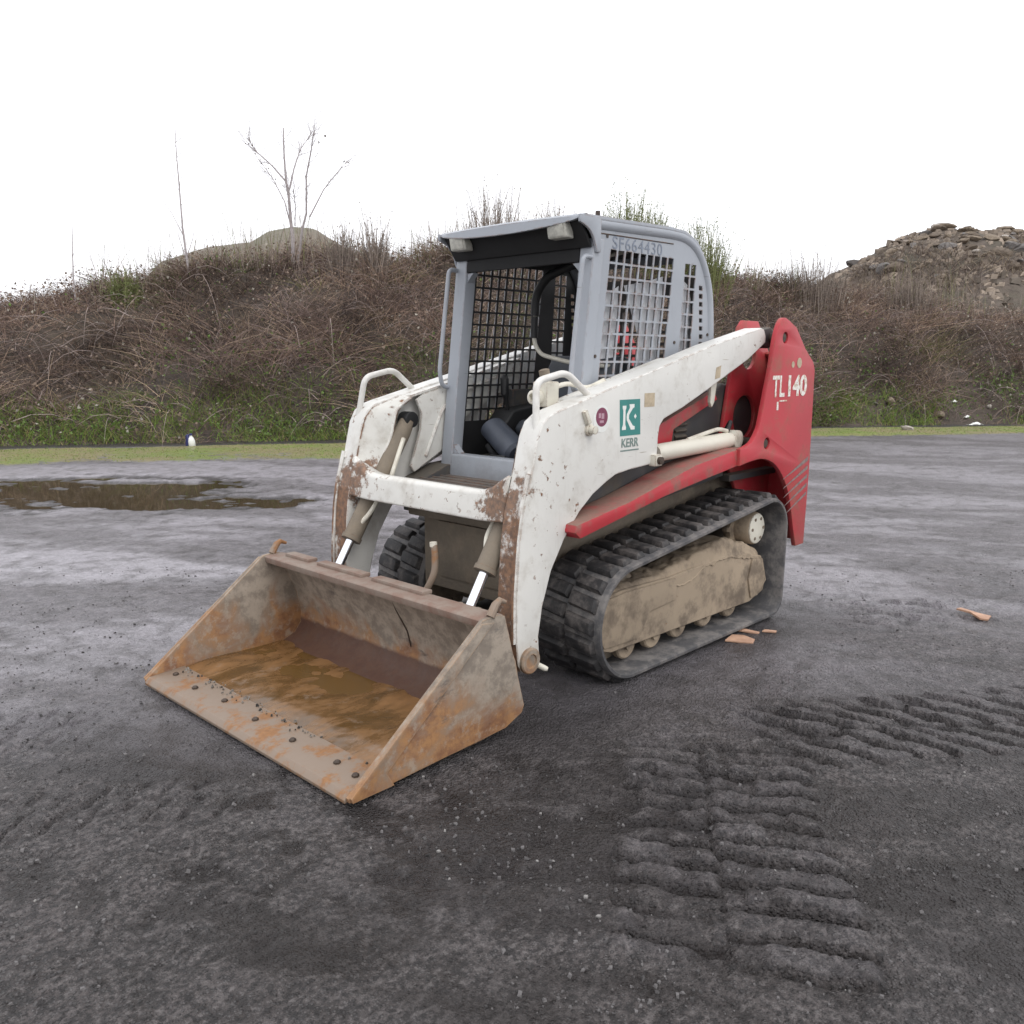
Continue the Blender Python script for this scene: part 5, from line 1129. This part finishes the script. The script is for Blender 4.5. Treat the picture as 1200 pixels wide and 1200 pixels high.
# ------------------------------------------------------------------ trees and shrubs on the bank
def poly3(pts, s, seed, amp=0.25):
    rg = random.Random(seed); dz = rg.uniform(-amp, amp); n = len(pts); out = []
    for i, (t, z) in enumerate(pts): out.append(WP(s + dz * i / max(1, n - 1), t + rg.uniform(-.02, .02), z))
    return out
def twigs(root, pts, r, n, seed, lo=0.25, size=(0.25, 0.7)):
    rg = random.Random(seed); mb = MB(); P = [Vector(p) for p in pts]
    for _ in range(n):
        i = rg.randrange(len(P) - 1); q = rg.random(); a = P[i].lerp(P[i + 1], q)
        d = (P[i + 1] - P[i]).normalized() + Vector((rg.gauss(0, .5), rg.gauss(0, .5), rg.gauss(0.1, .35))); d.normalize(); L = rg.uniform(*size)
        b = a + d * L * 0.5; c = b + (d + Vector((rg.gauss(0, .25), rg.gauss(0, .25), 0.25))).normalized() * L * 0.5
        mb.tube([a, b, c], [r, r * 0.7, r * 0.3], 4, False)
        for _k in range(3):
            e_ = b.lerp(c, rg.random()); f_ = e_ + (d + Vector((rg.gauss(0, .6), rg.gauss(0, .6), rg.gauss(0.2, .4)))).normalized() * L * rg.uniform(0.2, 0.45); mb.tube([e_, f_], [r * 0.5, r * 0.2], 3, False)
    o = mb.build('twigs', M_BARK, root, 0, 2, 0); o['kind'] = 'stuff'; return o

BT = empty('bare_tree', WP(21.5, -5.27, 3.9)); tag(BT, 'tall bare leafless tree with several thin stems on the bank crest', 'tree')
def child_at(o, root):      # keep world placement under an Empty that is not at the origin
    o.matrix_parent_inverse = Matrix.Translation(root.location).inverted(); return o
lines = [[(-5.27, 3.7), (-5.27, 4.44), (-5.3, 4.79), (-5.33, 5.51), (-5.38, 5.76), (-5.37, 6.37), (-5.38, 6.94)],
         [(-5.38, 5.76), (-5.68, 6.09), (-6.03, 6.41), (-6.22, 6.68)], [(-5.3, 5.57), (-5.2, 6.07), (-5.06, 6.53), (-4.84, 6.94)],
         [(-5.18, 3.8), (-5.0, 4.64), (-4.86, 4.99), (-4.81, 5.8), (-4.66, 6.37), (-4.55, 6.75)], [(-4.86, 4.93), (-4.49, 5.57), (-4.24, 5.9), (-3.99, 6.22)],
         [(-5.28, 4.68), (-5.44, 5.3), (-5.7, 5.8), (-6.0, 6.24)], [(-5.22, 4.74), (-5.12, 5.13), (-5.07, 5.45)]]
rad = [0.050, 0.020, 0.022, 0.034, 0.018, 0.018, 0.014]
for i, (ln, r0) in enumerate(zip(lines, rad)):
    P3 = poly3(ln, 21.5, 900 + i, 0.0 if i == 0 else 0.5); n = len(P3)
    child_at(MB().tube(P3, [r0 * (1 - 0.72 * j / (n - 1)) for j in range(n)], 7).build('trunk' if i == 0 else 'branch', M_BARK, BT, 0), BT)
    child_at(twigs(BT, P3[max(0, n // 3):], 0.0048, 30 if i < 4 else 18, 950 + i), BT)
# a few withered leaves still hanging on its outer twigs
TIPS = [(-6.22, 6.68), (-6.05, 6.45), (-6.0, 6.24), (-5.75, 5.9), (-3.99, 6.22), (-4.55, 6.7)]
N = 18; c = np.array([WP(21.5 + RNG.normal() * 0.2, TIPS[i % 6][0] + RNG.normal() * 0.07, TIPS[i % 6][1] + RNG.normal() * 0.07) for i in range(N)])
Vl, Fl, Cl = leaves(c, 0.02 + 0.02 * RNG.random(N), np.array([[0.16, 0.13, 0.11]]) * (0.7 + 0.5 * RNG.random((N, 1))))
child_at(link('withered_leaves', np_mesh('withered_leaves', Vl, Fl, Cl, False), M_LEAF, BT), BT)['kind'] = 'stuff'

def sapling(label, s, main, subs, r0, seed, ntw):
    root = empty('bare_sapling', WP(s, main[0][0], main[0][1])); tag(root, label, 'tree')
    P3 = poly3(main, s, seed, 0.2); n = len(P3)
    child_at(MB().tube(P3, [r0 * (1 - 0.8 * j / (n - 1)) for j in range(n)], 7).build('trunk', M_BARK, root, 0), root)
    for i, sb in enumerate(subs):
        q = poly3(sb, s, seed + i + 1, 0.3); child_at(MB().tube(q, [0.010 * (1 - 0.6 * j / (len(q) - 1)) for j in range(len(q))], 5).build('branch', M_BARK, root, 0), root)
    if ntw: child_at(twigs(root, P3[1:], 0.006, ntw, seed + 50, size=(0.15, 0.45)), root)
sapling('slender leaning bare sapling left of the many-stemmed tree', 20.5, [(-7.42, 3.0), (-7.48, 4.12), (-7.53, 4.5), (-7.56, 5.42), (-7.59, 6.15), (-7.61, 6.69)],
        [[(-7.49, 3.93), (-7.67, 4.38), (-7.71, 4.65)], [(-7.45, 3.93), (-7.29, 4.31), (-7.23, 4.59)], [(-7.52, 4.4), (-7.76, 4.87), (-8.07, 5.33)]], 0.030, 1000, 12)
sapling('short thin bare pole-like sapling at the far left of the crest', 20.0, [(-9.86, 2.5), (-9.88, 3.41), (-9.89, 3.97), (-9.88, 4.75)], [], 0.024, 1100, 4)

def shrub(label, s, t, z, hgt, wid, green, seed, n=150):
    rg = np.random.default_rng(seed); root = empty('crest_shrub', WP(s, t, z - 0.3)); tag(root, label, 'shrub', 'upright shrubs along the bank crest')
    tt = t + rg.normal(size=n) * wid * 0.27; ss = s + rg.normal(size=n) * wid * 0.25; x, y = WA(ss, tt)
    w_ = ss - foot(tt); zz = np.minimum(bank_z(tt, w_), z) - 0.1
    off = (tt - t) / wid
    L = (hgt + (z - zz)) * (0.45 + 0.55 * rg.random(n)) * (1.05 - 0.8 * np.abs(off)); d = np.stack([RT[0] * off * 0.35 + rg.normal(size=n) * 0.07, RT[1] * off * 0.35 + rg.normal(size=n) * 0.07, np.ones(n)], -1)
    base = np.array([[0.17, 0.185, 0.075]]) if green else np.array([[0.26, 0.215, 0.185]])
    col = base * (0.6 + 0.8 * rg.random((n, 1)))
    b = np.stack([x, y, zz], -1); dr = rg.normal(size=(n, 3)) * 0.10
    V, F, C_ = stems(b, d, L, dr, 0.008 + 0.006 * rg.random(n), col, 4, 3)
    child_at(link('stems', np_mesh('stems', V, F, C_, False), M_BRUSH, root), root)['kind'] = 'stuff'
    k2 = 22 if green else 6; q = 0.35 + 0.65 * rg.random((n, k2)); dn = d / np.linalg.norm(d, axis=1, keepdims=True)
    c = b[:, None] + dn[:, None] * (L[:, None] * q)[..., None] + dr[:, None] * (L[:, None] * q * q)[..., None]; c = c.reshape(-1, 3) + rg.normal(size=(n * k2, 3)) * 0.018
    lc = (np.array([[0.19, 0.215, 0.085]]) if green else np.array([[0.28, 0.235, 0.19]])) * (0.6 + 0.8 * rg.random((len(c), 1)))
    V, F, C_ = leaves(c, 0.006 + 0.010 * rg.random(len(c)), lc, 1.2, 3.2)
    child_at(link('leaves', np_mesh('leaves', V, F, C_, False), M_LEAF, root), root)['kind'] = 'stuff'
SH = [(22.15, -0.46, 4.63, 1.38, 1.27, 0, 'tall dry grey shrub rising behind the left of the cab roof'), (22.7, 1.08, 4.81, 0.78, 0.94, 0, 'low dry shrub showing over the middle of the cab roof'),
      (23.46, 3.08, 4.81, 1.12, 1.39, 1, 'green broom shrub behind the right corner of the cab roof'), (23.76, 3.84, 4.74, 0.86, 0.8, 1, 'small green shrub just right of the roof corner'),
      (24.28, 5.15, 4.14, 1.42, 1.3, 1, 'pointed yellow-green broom shrub beside the rear of the cab'), (21.18, -3.23, 4.17, 0.9, 0.5, 0, 'narrow dry shrub standing halfway between tree and cab'),
      (25.39, 8.64, 3.78, 0.99, 1.41, 0, 'dry spreading shrub on the crest left of the rubble heap'), (20.27, -8.85, 2.97, 0.6, 0.8, 1, 'low yellow-green shrub near the left end of the crest'),
      (21.05, -4.01, 4.19, 0.73, 0.46, 0, 'small dry shrub just right of the bare tree'), (25.88, 11.56, 3.46, 0.75, 1.28, 0, 'dry brown shrub in front of the rubble heap'),
      (23.03, 1.97, 4.75, 0.73, 0.55, 0, 'thin dry shrub over the right half of the cab roof')]
for i, (s, t, z, hg, wd, g, lb) in enumerate(SH): shrub(lb, s, t, z, hg, wd, g, 1200 + i, int(110 + 90 * wd))

# ------------------------------------------------------------------ stones and litter at the foot of the bank
def stone(label, s, t, z, size, mi, seed, flat=0.75, cat='rock', name='rock'):
    me = rock_mesh(seed, flat); me.materials.append(M_ROCKS[mi]); o = link(name, me)
    z = max(z, float(bank_z(np.array([t]), np.array([s - float(foot(t))]))[0])) if s > float(foot(t)) - 0.4 else z
    o.location = WP(s, t, z + size * flat * 0.35); o.scale = (size * 0.55, size * 0.5, size * 0.55); o.rotation_euler = (0.1, 0.15, seed); tag(o, label, cat)
stone('beige angular rock lying highest at the foot of the right bank', 21.97, 9.56, 0.22, 0.30, 0, 1301, 0.9)
stone('rounded tan rock on the soil right of the beige rock', 21.75, 10.75, 0.05, 0.26, 0, 1302, 0.85)
stone('pale flat rock lying on the grass verge', 19.6, 8.95, 0.02, 0.30, 3, 1303, 0.5)
stone('small pinkish stone farthest right below the bank', 22.38, 12.3, 0.10, 0.16, 3, 1304)
stone('small grey stone just left of the beige angular rock', 21.91, 9.17, 0.22, 0.14, 1, 1305)
def scrap(label, s, t, z, w_, h_, seed):      # crumpled plastic
    rg = np.random.default_rng(seed); gx, gy = np.meshgrid(np.linspace(-1, 1, 9), np.linspace(-1, 1, 7), indexing='ij')
    q = np.stack([gx * w_ / 2 * (1 + 0.12 * rg.normal(size=gx.shape)), gy * w_ * 0.3 * (1 + 0.2 * rg.normal(size=gx.shape)), h_ * (0.25 + 0.5 * (1 - gx ** 2) * (1 - gy ** 2) + 0.3 * rg.random(gx.shape))], -1).reshape(-1, 3)
    I = (np.arange(8)[:, None] * 7 + np.arange(6)[None, :]).ravel(); me = np_mesh('plastic_scrap', q, np.stack([I, I + 7, I + 8, I + 1], -1))
    z = max(z, float(bank_z(np.array([t]), np.array([s - float(foot(t))]))[0]) + 0.02) if s > float(foot(t)) - 0.4 else z
    o = link('plastic_scrap', me, M_DECALW); o.location = WP(s, t, z); o.rotation_euler = (0, 0, YAW + math.pi / 2 + 0.3)
    sm_ = o.modifiers.new('thickness', 'SOLIDIFY'); sm_.thickness = 0.004; tag(o, label, 'litter')
scrap('longest scrap of white plastic at the grass edge on the right', 21.0, 11.25, 0.03, 0.30, 0.10, 1311)
scrap('small white plastic scrap between the tan rock and the long scrap', 21.72, 11.4, 0.03, 0.15, 0.10, 1312)
scrap('tiny white plastic scrap above the others on dark soil', 22.23, 11.31, 0.2, 0.12, 0.09, 1313)
jug = empty('plastic_jug', WP(15.75, -5.85, float(ground_h(15.75, -5.85)[0]))); tag(jug, 'small blue and white plastic jug on the verge at left', 'jug')
MB().lathe([(0.055, 0), (0.062, 0.01), (0.062, 0.10), (0.045, 0.15), (0.022, 0.18), (0.022, 0.20)], (0, 0, 0), (0.1, 0.05, 1), 18).build('body', M_DECALW, jug, 0)
k = NT('blue_plastic'); M_BLUEPL = k.done((0.03, 0.035, 0.14), 0.4)
MB().lathe([(0.026, 0), (0.026, 0.03), (0.02, 0.032)], (0.02, 0.01, 0.20), (0.1, 0.05, 1), 14).build('cap', M_BLUEPL, jug, 0)
MB().prism([(-0.05, 0.0), (0.05, 0.0), (0.06, 0.12), (0.02, 0.22), (-0.03, 0.2)], -0.02, 0.02, 'x').build('blue_panel', M_BLUEPL, jug, 0.006).location = Vector((RT[0], RT[1], 0)) * -0.078
# terracotta-coloured shards
k = NT('orange_shard'); a = k.noise(14, 5, 0.6); M_SHARD = k.done(k.mix(k.ramp(a, 0.35, 0.65), (0.50, 0.31, 0.21), (0.36, 0.21, 0.14)), 0.6, k.bump(a, 0.2, 0.004))
def shard(label, s, t, pts, th, tilt, spin):
    zg = float(ground_h(s, t)[0]); mb = MB(); mb.prism(pts, 0, th, 'z'); o = mb.build('flat_shard', M_SHARD, None, 0.003)
    o.location = WP(s, t, zg + 0.004); o.rotation_euler = (tilt, tilt * 0.6, spin); tag(o, label, 'shard', 'orange shards on the yard')
sp = YAW - math.pi / 2
shard('largest orange-tan flat shard beside the crawler track', 4.82, 1.33, [(-0.10, -0.04), (0.06, -0.055), (0.085, 0.0), (0.03, 0.05), (-0.04, 0.045)], 0.012, 0.12, sp)
shard('long orange-tan shard just behind the largest one', 4.97, 1.40, [(-0.06, 0.0), (0.07, -0.03), (0.085, -0.005), (-0.03, 0.03)], 0.012, 0.15, sp)
shard('small pale orange sliver right of the two larger shards', 4.97, 1.54, [(-0.045, -0.012), (0.04, -0.015), (0.05, 0.008), (-0.02, 0.018)], 0.010, 0.1, sp)
shard('pinkish broken shard lying alone on the right of the yard', 5.26, 2.93, [(-0.09, 0.07), (-0.02, 0.035), (0.0, -0.055), (0.05, -0.06), (0.10, 0.0), (0.03, 0.03), (-0.05, 0.09)], 0.014, 0.16, sp)
